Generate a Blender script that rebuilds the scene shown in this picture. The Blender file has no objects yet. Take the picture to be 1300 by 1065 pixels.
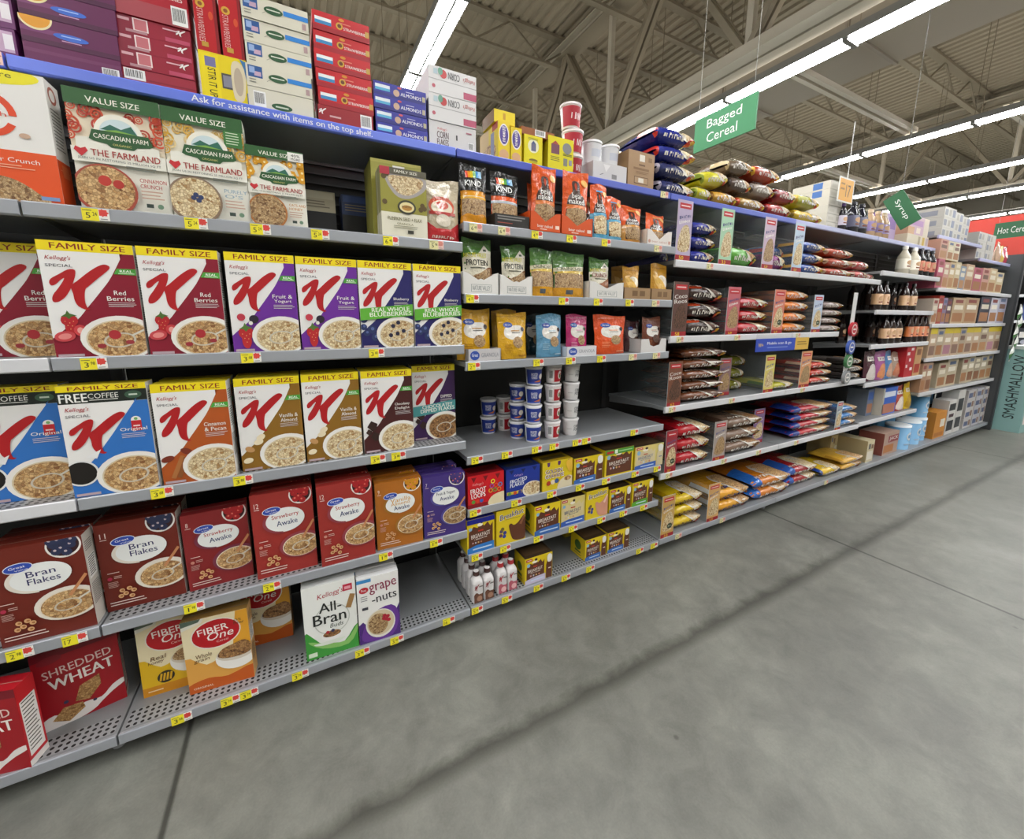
# Supermarket cereal aisle: gondola shelving, hundreds of packages, concrete floor, open roof with strip lights.
# World: X runs along the shelf row (away from the camera), Y into the shelves (rail fronts at Y=0), Z up; metres.
import bpy, math, random
from mathutils import Vector, Matrix, noise
from mathutils.geometry import tessellate_polygon
SC = bpy.context.scene
COL = SC.collection
R = random.Random(7)
PI = math.pi

# ------------------------------------------------------------------ camera (calibrated from the shelf lines)
F, YAW, PIT, ROL = 505.786, 0.487754, 0.168102, 0.004034
CAM = Vector((0.614, -1.561, 1.4284))
fw = Vector((math.sin(YAW)*math.cos(PIT), math.cos(YAW)*math.cos(PIT), -math.sin(PIT)))
r0 = Vector((math.cos(YAW), -math.sin(YAW), 0)); u0 = r0.cross(fw)
rt = math.cos(ROL)*r0 + math.sin(ROL)*u0; up = -math.sin(ROL)*r0 + math.cos(ROL)*u0
cd = bpy.data.cameras.new('camera'); cam = bpy.data.objects.new('camera', cd); COL.objects.link(cam)
cam.matrix_world = Matrix(((rt.x, up.x, -fw.x, CAM.x), (rt.y, up.y, -fw.y, CAM.y), (rt.z, up.z, -fw.z, CAM.z), (0, 0, 0, 1)))
cd.sensor_fit = 'HORIZONTAL'; cd.sensor_width = 36; cd.lens = F*36/1300; cd.shift_y = -45/1300; cd.clip_start = .05; cd.clip_end = 200
SC.camera = cam

def ray(px, py):
    return fw + rt*((px-650)/F) - up*((py-487.5)/F)
def aty(px, py, y):                                  # measured point of the photograph on the plane Y=y -> (X, Z)
    d = ray(px, py); t = (y-CAM.y)/d.y
    return CAM.x+d.x*t, CAM.z+d.z*t
def X_(px, z, y=0.0):                                # X of the point at height z, depth y seen in column px
    k = (px-650)/F; n = rt - fw*k
    return CAM.x - (n.y*(y-CAM.y) + n.z*(z-CAM.z))/n.x

# ------------------------------------------------------------------ materials
def lin(h):
    h = h.lstrip('#'); o = []
    for i in (0, 2, 4):
        c = int(h[i:i+2], 16)/255; o.append(c/12.92 if c <= .04045 else ((c+.055)/1.055)**2.4)
    return (*o, 1)
MATS = {}
def mat(h, rough=.45, metal=0, name=None, trans=0, alpha=1, coat=0, emit=0, bump=0, bscale=40):
    key = (h, rough, metal, trans, alpha, coat, emit, bump)
    if key in MATS: return MATS[key]
    m = bpy.data.materials.new(name or 'colour_'+h.strip('#')); m.use_nodes = True
    nt = m.node_tree; b = nt.nodes['Principled BSDF']
    b.inputs['Base Color'].default_value = lin(h); b.inputs['Roughness'].default_value = rough; b.inputs['Metallic'].default_value = metal
    b.inputs['Transmission Weight'].default_value = trans; b.inputs['Alpha'].default_value = alpha; b.inputs['Coat Weight'].default_value = coat
    if emit:
        b.inputs['Emission Color'].default_value = lin(h); b.inputs['Emission Strength'].default_value = emit
    if bump:
        t = nt.nodes.new('ShaderNodeTexCoord'); n = nt.nodes.new('ShaderNodeTexNoise'); bp = nt.nodes.new('ShaderNodeBump')
        n.inputs['Scale'].default_value = bscale; n.inputs['Detail'].default_value = 3; bp.inputs['Strength'].default_value = bump; bp.inputs['Distance'].default_value = .01
        nt.links.new(t.outputs['Object'], n.inputs['Vector']); nt.links.new(n.outputs['Fac'], bp.inputs['Height']); nt.links.new(bp.outputs['Normal'], b.inputs['Normal'])
    MATS[key] = m
    return m
def foil(h): return mat(h, rough=.22, coat=.3, bump=.9, bscale=32)
def cereal(c1, c2, c3, scale=135):                    # heaped flakes: random cell tones between three colours, dark gaps
    key = ('cer', c1, c2, c3, scale)
    if key in MATS: return MATS[key]
    m = bpy.data.materials.new('cereal_flakes'); m.use_nodes = True; nt = m.node_tree; b = nt.nodes['Principled BSDF']
    t = nt.nodes.new('ShaderNodeTexCoord'); v = nt.nodes.new('ShaderNodeTexVoronoi'); v2 = nt.nodes.new('ShaderNodeTexVoronoi')
    v.inputs['Scale'].default_value = scale; v2.inputs['Scale'].default_value = scale; v2.feature = 'DISTANCE_TO_EDGE'
    cr = nt.nodes.new('ShaderNodeValToRGB'); cr.color_ramp.interpolation = 'LINEAR'
    e = cr.color_ramp.elements; e[0].color = lin(c1); e[1].color = lin(c3); x = e.new(.5); x.color = lin(c2)
    sp = nt.nodes.new('ShaderNodeSeparateColor'); cr2 = nt.nodes.new('ShaderNodeValToRGB')
    cr2.color_ramp.elements[0].color = (.38, .28, .2, 1); cr2.color_ramp.elements[1].color = (1, 1, 1, 1); cr2.color_ramp.elements[1].position = .12
    mx = nt.nodes.new('ShaderNodeMix'); mx.data_type = 'RGBA'; mx.blend_type = 'MULTIPLY'; mx.inputs[0].default_value = .8
    L = nt.links.new
    L(t.outputs['Object'], v.inputs['Vector']); L(t.outputs['Object'], v2.inputs['Vector']); L(v.outputs['Color'], sp.inputs[0]); L(sp.outputs[0], cr.inputs[0])
    L(v2.outputs['Distance'], cr2.inputs[0]); L(cr.outputs[0], mx.inputs[6]); L(cr2.outputs[0], mx.inputs[7]); L(mx.outputs[2], b.inputs['Base Color'])
    b.inputs['Roughness'].default_value = .5
    MATS[key] = m
    return m
FLAKE = cereal('#b98a54', '#e2c08a', '#8a5a30')
OAT = cereal('#d9c294', '#efe0b8', '#a87c46')
BRAN = cereal('#7a4e2c', '#b58a58', '#56341c', 150)
CLUST = cereal('#a07a4e', '#cdb083', '#6e4a2a', 190)
CHOC = cereal('#4a2c20', '#74503c', '#2c1810', 190)

# ------------------------------------------------------------------ mesh building
class G:
    def __init__(s): s.v = []; s.f = []; s.mi = []; s.ms = []; s.sm = []
    def m(s, x):
        if isinstance(x, str): x = mat(x)
        if x not in s.ms: s.ms.append(x)
        return s.ms.index(x)
    def face(s, pts, m, smooth=False):
        n = len(s.v); s.v += [tuple(p) for p in pts]; s.f.append(tuple(range(n, n+len(pts)))); s.mi.append(s.m(m)); s.sm.append(smooth)
    def box(s, x0, x1, y0, y1, z0, z1, m):
        n = len(s.v); s.v += [(x, y, z) for z in (z0, z1) for y in (y0, y1) for x in (x0, x1)]
        for q in ((0, 2, 3, 1), (4, 5, 7, 6), (0, 1, 5, 4), (2, 6, 7, 3), (0, 4, 6, 2), (1, 3, 7, 5)):
            s.f.append(tuple(n+i for i in q)); s.mi.append(s.m(m)); s.sm.append(False)
        return s
    def beam(s, a, b, w, h, m):                        # square bar from a to b
        a, b = Vector(a), Vector(b); d = (b-a).normalized(); x = d.cross(Vector((0, 0, 1)))
        x = Vector((1, 0, 0)) if x.length < 1e-4 else x.normalized(); y = x.cross(d).normalized(); n = len(s.v)
        for p in (a, b):
            for i, j in ((-1, -1), (1, -1), (1, 1), (-1, 1)): s.v.append(tuple(p+x*(i*w/2)+y*(j*h/2)))
        for q in ((0, 1, 2, 3), (7, 6, 5, 4), (0, 4, 5, 1), (1, 5, 6, 2), (2, 6, 7, 3), (3, 7, 4, 0)):
            s.f.append(tuple(n+i for i in q)); s.mi.append(s.m(m)); s.sm.append(False)
        return s
    def tube(s, pts, r, m, n=8):
        pts = [Vector(p) for p in pts]; b0 = len(s.v)
        for i, p in enumerate(pts):
            d = (pts[min(i+1, len(pts)-1)]-pts[max(i-1, 0)]).normalized(); x = d.cross(Vector((.3, .2, 1))).normalized(); y = d.cross(x)
            for k in range(n): s.v.append(tuple(p+(x*math.cos(2*PI*k/n)+y*math.sin(2*PI*k/n))*r))
        for i in range(len(pts)-1):
            for k in range(n):
                s.f.append((b0+i*n+k, b0+i*n+(k+1) % n, b0+(i+1)*n+(k+1) % n, b0+(i+1)*n+k)); s.mi.append(s.m(m)); s.sm.append(True)
        for e in (0, len(pts)-1):
            s.f.append(tuple(b0+e*n+k for k in range(n))); s.mi.append(s.m(m)); s.sm.append(False)
        return s
    def lathe(s, prof, m, n=24, cx=0, cy=0, sx=1, sy=1):   # prof: (r, z[, material])
        b0 = len(s.v)
        for r, z, *_ in prof:
            for k in range(n): s.v.append((cx+sx*r*math.cos(2*PI*k/n), cy+sy*r*math.sin(2*PI*k/n), z))
        for i in range(len(prof)-1):
            mm = prof[i][2] if len(prof[i]) > 2 else m
            for k in range(n):
                s.f.append((b0+i*n+k, b0+i*n+(k+1) % n, b0+(i+1)*n+(k+1) % n, b0+(i+1)*n+k)); s.mi.append(s.m(mm)); s.sm.append(True)
        for e in (0, len(prof)-1):
            if prof[e][0] > 1e-4: s.f.append(tuple(b0+e*n+k for k in range(n))); s.mi.append(s.m(m)); s.sm.append(False)
        return s
    def grid(s, fn, nu, nv, mfn, smooth=True):
        b0 = len(s.v)
        for j in range(nv+1):
            for i in range(nu+1): s.v.append(tuple(fn(i/nu, j/nv)))
        for j in range(nv):
            for i in range(nu):
                a = b0+j*(nu+1)+i; s.f.append((a, a+1, a+nu+2, a+nu+1)); s.mi.append(s.m(mfn((i+.5)/nu, (j+.5)/nv) if callable(mfn) else mfn)); s.sm.append(smooth)
        return s
    def mesh(s, name):
        me = bpy.data.meshes.new(name); me.from_pydata(s.v, [], s.f)
        for m in s.ms: me.materials.append(m)
        me.polygons.foreach_set('material_index', s.mi); me.polygons.foreach_set('use_smooth', s.sm); me.update()
        return me
    def obj(s, name, parent=None): return link(name, s.mesh(name), parent)

def link(name, data, parent=None):
    o = bpy.data.objects.new(name, data); COL.objects.link(o)
    if parent is not None: o.parent = parent
    return o
def tag(o, label, cat, group=None, kind=None):
    if label: o['label'] = label
    if cat: o['category'] = cat
    if group: o['group'] = group
    if kind: o['kind'] = kind
    return o
def thing(name, label, cat, loc=(0, 0, 0), rz=0, group=None):
    o = link(name, None); o.location = loc; o.rotation_euler = (0, 0, rz)
    return tag(o, label, cat, group)
def dup(root, loc, label, rz=0, group=None, rx=0):
    r = root.copy(); COL.objects.link(r); r.location = loc; r.rotation_euler = (rx, 0, rz); r['label'] = label
    if group: r['group'] = group
    for ch in list(root.children):
        c = ch.copy(); COL.objects.link(c); c.parent = r
        for g in list(ch.children):
            d = g.copy(); COL.objects.link(d); d.parent = c
    return r

# ------------------------------------------------------------------ printing on surfaces
_txt = {}
def glyphs(t, shear, bold):
    k = (t, shear)
    if k not in _txt:
        cu = bpy.data.curves.new('t', 'FONT'); cu.body = t; cu.resolution_u = 2; cu.shear = shear; cu.align_x = 'CENTER'; cu.space_line = .8
        ob = bpy.data.objects.new('t', cu); me = bpy.data.meshes.new_from_object(ob)
        me.calc_loop_triangles(); v = [(p.co.x, p.co.y) for p in me.vertices]
        x0, x1 = min(a for a, b in v), max(a for a, b in v); y0, y1 = min(b for a, b in v), max(b for a, b in v)
        _txt[k] = [[((v[i][0]-x0)/(x1-x0)-.5, (v[i][1]-y0)/(y1-y0)-.5) for i in tr.vertices] for tr in me.loop_triangles]
        bpy.data.objects.remove(ob); bpy.data.curves.remove(cu); bpy.data.meshes.remove(me)
    return _txt[k]
def clip(p, ax, lim, keep_less):
    o = []
    for i in range(len(p)):
        a, b = p[i], p[(i+1) % len(p)]; da = (lim-a[ax]) if keep_less else (a[ax]-lim); db = (lim-b[ax]) if keep_less else (b[ax]-lim)
        if da >= 0: o.append(a)
        if (da > 0 > db) or (da < 0 < db):
            t = da/(da-db); o.append((a[0]+(b[0]-a[0])*t, a[1]+(b[1]-a[1])*t))
    return o
class P:
    """Prints flat shapes on a surface S(u,v)->(point, normal); u, v run 0..1 over a face W by H metres."""
    def __init__(s, g, S, W, H, nu=1, nv=1, e=.00015, wrap=None):
        s.g, s.S, s.W, s.H, s.nu, s.nv, s.e, s.L, s.win = g, S, W, H, nu, nv, e, 0, wrap or (0, 0, 1, 1); s.fo = False
    def _conv(s, p, m, cache):
        x0, y0, x1, y1 = s.win
        for ax, lim, kl in ((0, x0, 0), (0, x1, 1), (1, y0, 0), (1, y1, 1)):
            p = clip(p, ax, lim, kl)
            if len(p) < 3: return
        bits = [p]
        for ax, n in ((0, s.nu), (1, s.nv)):
            nb = []
            for q in bits:
                lo, hi = min(c[ax] for c in q), max(c[ax] for c in q)
                for k in range(max(0, int(lo*n)), min(n-1, int(hi*n))+1):
                    t = q
                    if lo < k/n: t = clip(t, ax, k/n, 0)
                    if hi > (k+1)/n and len(t) > 2: t = clip(t, ax, (k+1)/n, 1)
                    if len(t) > 2: nb.append(t)
            bits = nb
        g = s.g; mi = g.m(foil(m) if s.fo and isinstance(m, str) else m)
        for q in bits:
            ids = []
            for u, v in q:
                k = (round(u, 5), round(v, 5))
                if k not in cache:
                    pt, n = s.S(u, v); cache[k] = len(g.v); g.v.append(tuple(pt+n*(s.e*s.L)))
                if not ids or ids[-1] != cache[k]: ids.append(cache[k])
            if len(ids) > 1 and ids[0] == ids[-1]: ids.pop()
            if len(set(ids)) == len(ids) and len(ids) > 2:
                g.f.append(tuple(ids)); g.mi.append(mi); g.sm.append(s.nu > 1)
    def tris(s, T, m, same=False):
        if not same: s.L += 1
        c = {}
        for t in T: s._conv(t, m, c)
        return s
    def poly(s, pts, m, same=False):
        if len(pts) == 3: return s.tris([pts], m, same)
        idx = tessellate_polygon([[Vector((a, b, 0)) for a, b in pts]])
        return s.tris([[pts[i] for i in t] for t in idx], m, same)
    def rect(s, x0, y0, x1, y1, m, same=False): return s.tris([[(x0, y0), (x1, y0), (x1, y1), (x0, y1)]], m, same)
    def ell(s, cx, cy, rx, ry, m, n=28, rot=0, a0=0, a1=2*PI, same=False):
        c, q = math.cos(rot), math.sin(rot); o = []
        for k in range(n):
            a = a0+(a1-a0)*k/(n if a1-a0 > 6.2 else n-1); x, y = rx*math.cos(a)*s.W, ry*math.sin(a)*s.H
            o.append((cx+(x*c-y*q)/s.W, cy+(x*q+y*c)/s.H))
        return s.tris([o], m, same)
    def circ(s, cx, cy, r, m, n=20, same=False): return s.ell(cx, cy, r, r*s.W/s.H, m, n, same=same)
    def ring(s, cx, cy, r, w, m, a0=0, a1=2*PI, n=28):
        T = []; k_ = s.W/s.H
        for k in range(n):
            a, b = a0+(a1-a0)*k/n, a0+(a1-a0)*(k+1)/n
            T.append([(cx+q*math.cos(t), cy+q*math.sin(t)*k_) for q, t in ((r-w, a), (r, a), (r, b), (r-w, b))])
        return s.tris(T, m)
    def txt(s, t, cx, cy, w, h, m, rot=0, shear=0, bold=.012, same=False):
        c, q = math.cos(rot), math.sin(rot); T = []
        for tr in glyphs(t, shear, bold):
            o = []
            for x, y in tr:
                x, y = x*w*s.W, y*h*s.H; o.append((cx+(x*c-y*q)/s.W, cy+(x*q+y*c)/s.H))
            T.append(o)
        if bold > .012:                                     # heavier weight: the glyphs again, slightly shifted
            q_ = bold*.45*h*s.H/s.W; s.tris([[(a-q_, b) for a, b in t_] for t_ in T], m, same); s.L += .4
            return s.tris([[(a+q_, b) for a, b in t_] for t_ in T], m, True)
        return s.tris(T, m, same)
    def scr(s, cx, cy, w, h, m, n=6, rot=0):                 # unreadable lettering: a run of small strokes
        c, q = math.cos(rot), math.sin(rot); T = []; rr = random.Random(int(cx*97+cy*31+n))
        def quad(x0, y0, x1, y1, sl): 
            o = []
            for x, y in ((x0, y0), (x1, y0), (x1+sl, y1), (x0+sl, y1)):
                x, y = x*s.W, y*s.H; o.append((cx+(x*c-y*q)/s.W, cy+(x*q+y*c)/s.H))
            T.append(o)
        for i in range(n):
            x = -w/2+w*i/n; d = w/n; hh = h*(.7+.3*rr.random())/2
            quad(x+.1*d, -hh, x+.34*d, hh, .1*d)
            if rr.random() < .7: quad(x+.34*d, (-hh if rr.random() < .5 else hh*.5), x+.8*d, (-hh*.55 if rr.random() < .5 else hh), .1*d)
            if rr.random() < .6: quad(x+.6*d, -hh*.9, x+.82*d, hh*.8, .1*d)
        return s.tris(T, m)
    def line(s, x0, y0, x1, y1, w, m, same=False):
        dx, dy = (x1-x0)*s.W, (y1-y0)*s.H; L = math.hypot(dx, dy) or 1; nx, ny = -dy/L*w/2, dx/L*w/2
        return s.tris([[(x0+nx/s.W, y0+ny/s.H), (x1+nx/s.W, y1+ny/s.H), (x1-nx/s.W, y1-ny/s.H), (x0-nx/s.W, y0-ny/s.H)]], m, same)
    def lines(s, x0, y0, x1, n, dy, m, th=.006, rnd=.2):   # tiny unreadable copy
        s.L += 1
        for i in range(n): s.rect(x0, y0-i*dy, x1-R.random()*rnd*(x1-x0), y0-i*dy+th, m, True)
        return s
    def bars(s, x0, y0, x1, y1):                            # barcode
        s.rect(x0, y0, x1, y1, '#f4f4f2'); s.L += 1; x = x0+.08*(x1-x0); rr = random.Random(3)
        while x < x1-.12*(x1-x0):
            w = (x1-x0)*(.015+.03*rr.random()); s.rect(x, y0+.2*(y1-y0), x+w, y1-.1*(y1-y0), '#222222', True); x += w*2
        return s
    def bowl(s, cx, cy, rx, ry, m, rim='#efece6', spoon=True, rot=0, inner=.86, milk=None):
        s.ell(cx, cy, rx, ry, rim, rot=rot); s.ell(cx, cy-.01, rx*inner, ry*inner, milk or '#d8c9a8', rot=rot); s.ell(cx, cy-.012, rx*inner*.95, ry*inner*.95, m, rot=rot)
        if spoon:
            s.ell(cx-.02*rx, cy-.02, rx*.42, ry*.34, '#c9c2b2', rot=rot+.1); s.ell(cx-.02*rx, cy-.02, rx*.36, ry*.28, m, rot=rot+.1)
            s.line(cx+rx*.3, cy+ry*.1, cx+rx*1.15, cy+ry*.75, .005, '#d5d0c4')
        return s
def smooth(pts, n=4, closed=True):
    o = []; N = len(pts)
    for i in range(N):
        p0, p1, p2, p3 = pts[i-1], pts[i], pts[(i+1) % N], pts[(i+2) % N]
        for k in range(n):
            t = k/n; o.append(tuple(.5*((2*p1[j])+(p2[j]-p0[j])*t+(2*p0[j]-5*p1[j]+4*p2[j]-p3[j])*t*t+(3*p1[j]-p0[j]-3*p2[j]+p3[j])*t**3) for j in (0, 1)))
    return o

# ------------------------------------------------------------------ cartons
def flat(o, du, dv, n):
    o, du, dv, n = map(Vector, (o, du, dv, n)); return lambda u, v: (o+du*u+dv*v, n)
def carton(w, h, d, body, front=None, right=None, left=None, top=None, bottom=None, name='carton'):
    """Mesh of a paperboard box: base centre of the front face at the origin, front towards -Y."""
    g = G(); g.box(-w/2, w/2, 0, d, 0, h, body)
    x = w/2
    if front: front(P(g, flat((-x, 0, 0), (w, 0, 0), (0, 0, h), (0, -1, 0)), w, h))
    if right: right(P(g, flat((x, 0, 0), (0, d, 0), (0, 0, h), (1, 0, 0)), d, h))
    if left: left(P(g, flat((-x, d, 0), (0, -d, 0), (0, 0, h), (-1, 0, 0)), d, h))
    if top: top(P(g, flat((-x, 0, h), (w, 0, 0), (0, d, 0), (0, 0, 1)), w, d))
    if bottom: bottom(P(g, flat((-x, d, 0), (w, 0, 0), (0, -d, 0), (0, 0, -1)), w, d))
    return g.mesh(name)
def put(me, name, label, cat, x, y, z, rz=0, group=None, rx=0):
    o = link(name, me); o.location = (x, y, z); o.rotation_euler = (math.radians(rx), 0, math.radians(rz))
    return tag(o, label, cat, group)
# ------------------------------------------------------------------ setting: floor, roof, walls, lights
def floor_material():
    m = bpy.data.materials.new('polished_concrete'); m.use_nodes = True; nt = m.node_tree; b = nt.nodes['Principled BSDF']; N = nt.nodes.new; L = nt.links.new
    t = N('ShaderNodeTexCoord'); sx = N('ShaderNodeSeparateXYZ'); L(t.outputs['Object'], sx.inputs[0])
    n1 = N('ShaderNodeTexNoise'); n1.inputs['Scale'].default_value = 1.3; n1.inputs['Detail'].default_value = 8; n1.inputs['Roughness'].default_value = .62
    n2 = N('ShaderNodeTexNoise'); n2.inputs['Scale'].default_value = 7; n2.inputs['Detail'].default_value = 9; n2.inputs['Roughness'].default_value = .68; n2.inputs['Distortion'].default_value = .4
    n3 = N('ShaderNodeTexNoise'); n3.inputs['Scale'].default_value = 150; n3.inputs['Detail'].default_value = 2
    for n in (n1, n2, n3): L(t.outputs['Object'], n.inputs['Vector'])
    c1 = N('ShaderNodeValToRGB'); e = c1.color_ramp.elements; e[0].position = .32; e[0].color = lin('#666760'); e[1].position = .7; e[1].color = lin('#82837b'); L(n1.outputs['Fac'], c1.inputs[0])
    c2 = N('ShaderNodeValToRGB'); e = c2.color_ramp.elements; e[0].position = .34; e[0].color = (.6, .6, .6, 1); e[1].position = .62; e[1].color = (1.08, 1.08, 1.08, 1); L(n2.outputs['Fac'], c2.inputs[0])
    c3 = N('ShaderNodeValToRGB'); e = c3.color_ramp.elements; e[0].color = (.8, .8, .8, 1); e[1].color = (1.12, 1.12, 1.12, 1); L(n3.outputs['Fac'], c3.inputs[0])
    def mul(a, bb, f=1.0):
        x = N('ShaderNodeMix'); x.data_type = 'RGBA'; x.blend_type = 'MULTIPLY'; x.inputs[0].default_value = f; L(a, x.inputs[6]); L(bb, x.inputs[7]); return x.outputs[2]
    def math_(op, a, bb=None, v=None):
        x = N('ShaderNodeMath'); x.operation = op
        L(a, x.inputs[0])
        if bb is not None: L(bb, x.inputs[1])
        if v is not None: x.inputs[1].default_value = v
        return x.outputs[0]
    col = mul(mul(c1.outputs[0], c2.outputs[0], .65), c3.outputs[0], .8)
    # sealed wear band along the aisle (Y = -0.54) with ragged edges, dirt under it
    off = math_('MULTIPLY', math_('SUBTRACT', n2.outputs['Fac'], v=.5), v=.07)
    d = math_('ABSOLUTE', math_('ADD', math_('ADD', sx.outputs[1], v=.54), off))
    cr = N('ShaderNodeValToRGB'); e = cr.color_ramp.elements; e[0].position = 0; e[0].color = (.4, .4, .385, 1); e[1].position = .05; e[1].color = (1, 1, 1, 1); L(d, cr.inputs[0])
    e2 = cr.color_ramp.elements.new(.02); e2.color = (.62, .62, .6, 1)
    col = mul(col, cr.outputs[0])
    # sawn joints every 3.42 m across the aisle
    fx = math_('ADD', sx.outputs[0], v=34.2-.17+1.71); fx = math_('MODULO', fx, v=3.42); dj = math_('ABSOLUTE', math_('SUBTRACT', fx, v=1.71))
    cj = N('ShaderNodeValToRGB'); e = cj.color_ramp.elements; e[0].position = .004; e[0].color = (.3, .3, .29, 1); e[1].position = .012; e[1].color = (1, 1, 1, 1); L(dj, cj.inputs[0])
    col = mul(col, cj.outputs[0])
    # scattered dark chips
    v = N('ShaderNodeTexVoronoi'); v.inputs['Scale'].default_value = 2.6; v.inputs['Randomness'].default_value = 1; L(t.outputs['Object'], v.inputs['Vector'])
    cv = N('ShaderNodeValToRGB'); e = cv.color_ramp.elements; e[0].position = .012; e[0].color = (.55, .55, .53, 1); e[1].position = .03; e[1].color = (1, 1, 1, 1); L(v.outputs['Distance'], cv.inputs[0])
    col = mul(col, cv.outputs[0])
    L(col, b.inputs['Base Color'])
    rr = N('ShaderNodeMapRange'); rr.inputs[3].default_value = .34; rr.inputs[4].default_value = .58; L(n2.outputs['Fac'], rr.inputs[0]); L(rr.outputs[0], b.inputs['Roughness'])
    bp = N('ShaderNodeBump'); bp.inputs['Strength'].default_value = .12; bp.inputs['Distance'].default_value = .01; L(n2.outputs['Fac'], bp.inputs['Height']); L(bp.outputs['Normal'], b.inputs['Normal'])
    return m
XA, XB, YA, YB, ZR = -9, 34, -9, 22, 8.1
def struct(name, g): return tag(g.obj(name), None, None, None, 'structure')
struct('floor', G().box(XA, XB, YA, YB, -.1, 0, floor_material()))
WALLC = mat('#b9b3a6', .8)
for nm, b in (('wall_left', (XA-.2, XA, YA, YB)), ('wall_right', (XB, XB+.2, YA, YB)), ('wall_back', (XA, XB, YB, YB+.2)), ('wall_front', (XA, XB, YA-.2, YA))):
    struct(nm, G().box(b[0], b[1], b[2], b[3], 0, ZR+.4, WALLC))
DECK = mat('#b3a996', .7); STEEL = mat('#a39a88', .6); STEELP = mat('#dcd5c6', .5); STEELD = mat('#857c6c', .65)
g = G(); n = int((XB-XA)/.24)                                           # ribbed roof deck, ribs along Y
for i in range(n):
    x = XA+i*.24
    for (a, za), (b_, zb) in (((0, ZR), (.11, ZR)), ((.11, ZR), (.14, ZR+.05)), ((.14, ZR+.05), (.21, ZR+.05)), ((.21, ZR+.05), (.24, ZR))):
        g.face([(x+a, YA, za), (x+a, YB, za), (x+b_, YB, zb), (x+b_, YA, zb)], DECK)
g.box(XA, XB, YA, YB, ZR+.3, ZR+.4, DECK)
struct('ceiling', g)
k = 0
for X0 in (6.85, 19.5):                                                 # girder trusses along Y
    t = thing('roof_truss', 'cream steel roof truss with flat double chord above the '+('middle of the aisle' if X0 < 10 else 'far end of the store'), 'roof truss', (X0, 0, 5.2), 0)
    t['kind'] = 'structure'
    g = G()
    for s in (-1, 1):
        g.box(s*.135-.11, s*.135+.11, YA, YB, -.03, .12, STEELP); g.box(s*.04-.012, s*.04+.012, YA, YB, .12, .2, STEELP)
    g.obj('bottom_chord', t)
    g = G()
    for s in (-1, 1): g.box(s*.12-.09, s*.12+.09, YA, YB, 2.62, 2.65, STEELP); g.box(s*.05-.012, s*.05+.012, YA, YB, 2.42, 2.62, STEELP)
    g.box(-.2, .2, YA, YB, 2.4, 2.43, STEEL); g.obj('top_chord', t)
    y = -6.6
    while y < 20:
        for dy in (-1.55, 1.55):
            for s in (-1, 1): G().beam((s*.07, y, .08), (s*.07, y+dy, 2.45), .09, .09, STEEL).obj('web_member', t)
        G().beam((0, y, .08), (0, y, 2.5), .1, .1, STEELP).obj('web_post', t)
        y += 3.1
for i in range(11):                                                     # open web joists along X
    y = -4.7+i*2.05
    t = thing('roof_joist', f'open web steel joist under the ribbed roof deck, number {i+1} counted from the aisle side', 'roof joist', (0, y, 0)); t['kind'] = 'structure'
    g = G(); g.box(XA, XB, -.09, .09, ZR-.06, ZR, STEEL); g.box(XA, XB, -.06, .06, 7.42, 7.47, STEEL); g.obj('chord', t)
    g = G(); x = XA; f = 0
    while x < XB-1:
        g.beam((x, 0, 7.45 if f else ZR-.04), (x+.9, 0, ZR-.04 if f else 7.45), .035, .035, STEEL); x += .9; f = 1-f
    g.obj('web', t)
g = G(); g.box(8.1, 9.72, YA, YB, 5.62, 6.3, mat('#a89f90', .6))
for y in range(-8, 22, 2): g.box(8.07, 9.75, y, y+.05, 5.59, 6.33, mat('#a0978a', .6))
tag(g.obj('air_duct'), 'wide flat cream air duct running beside the second row of strip lights', 'air duct', None, 'structure')
WHITE = mat('#8a8a88', .5)
LAMP = mat('#ffffff', .5, emit=20.0, name='lamp_glow'); UPL = mat('#fff6e8', .5, emit=1.3, name='added_uplight_glow')
rows = ((-7.0, 'beyond the left end of the shelves'), (-2.25, 'over the left end of the shelves'), (2.47, 'directly above the red snack boxes'), (7.28, 'behind the green bagged cereal sign'), (12.0, 'third from the front above the aisle'), (15.65, 'fourth from the front above the aisle'), (18.6, 'fifth, just above the hot cereal sign'), (22.5, 'sixth and farthest'))
for X0, where in rows:
    t = thing('strip_light', 'long double row of white fluorescent strip lights '+where, 'strip light', (X0, 0, 5.0))
    g = G(); g.box(-.15, .15, YA+.5, 15, .05, .1, WHITE); g.box(-.012, .012, YA+.5, 15, -.03, .05, WHITE); g.box(-.16, -.15, YA+.5, 15, .0, .1, WHITE); g.box(.15, .16, YA+.5, 15, .0, .1, WHITE); g.obj('housing', t)
    G().box(-.12, .12, YA+.6, 14.8, .1, .11, UPL).obj('added_uplight', t)  # glowing strip added on top of the housing to brighten the roof deck
    y = YA+.55; y += (1.58-y) % 1.68
    while y < 13.5:
        g = G()
        for s in (-.088, .088):
            pr = [(s-.042, .04), (s-.04, 0), (s-.022, -.022), (s+.022, -.022), (s+.04, 0), (s+.042, .04)]
            for (xa, za), (xb, zb) in zip(pr, pr[1:]): g.face([(xa, y+.04, za), (xb, y+.04, zb), (xb, y+1.64, zb), (xa, y+1.64, za)], LAMP)
        g.obj('lamp_lens', t)
        G().box(-.145, .145, y+1.65, y+1.71, -.04, .04, WHITE).obj('joint_clip', t)
        for x in (-.15, .15): G().box(x-.004, x+.004, y+1.66, y+1.668, .1, 2.4, STEELD).obj('hanger_rod', t)
        y += 1.68
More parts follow.
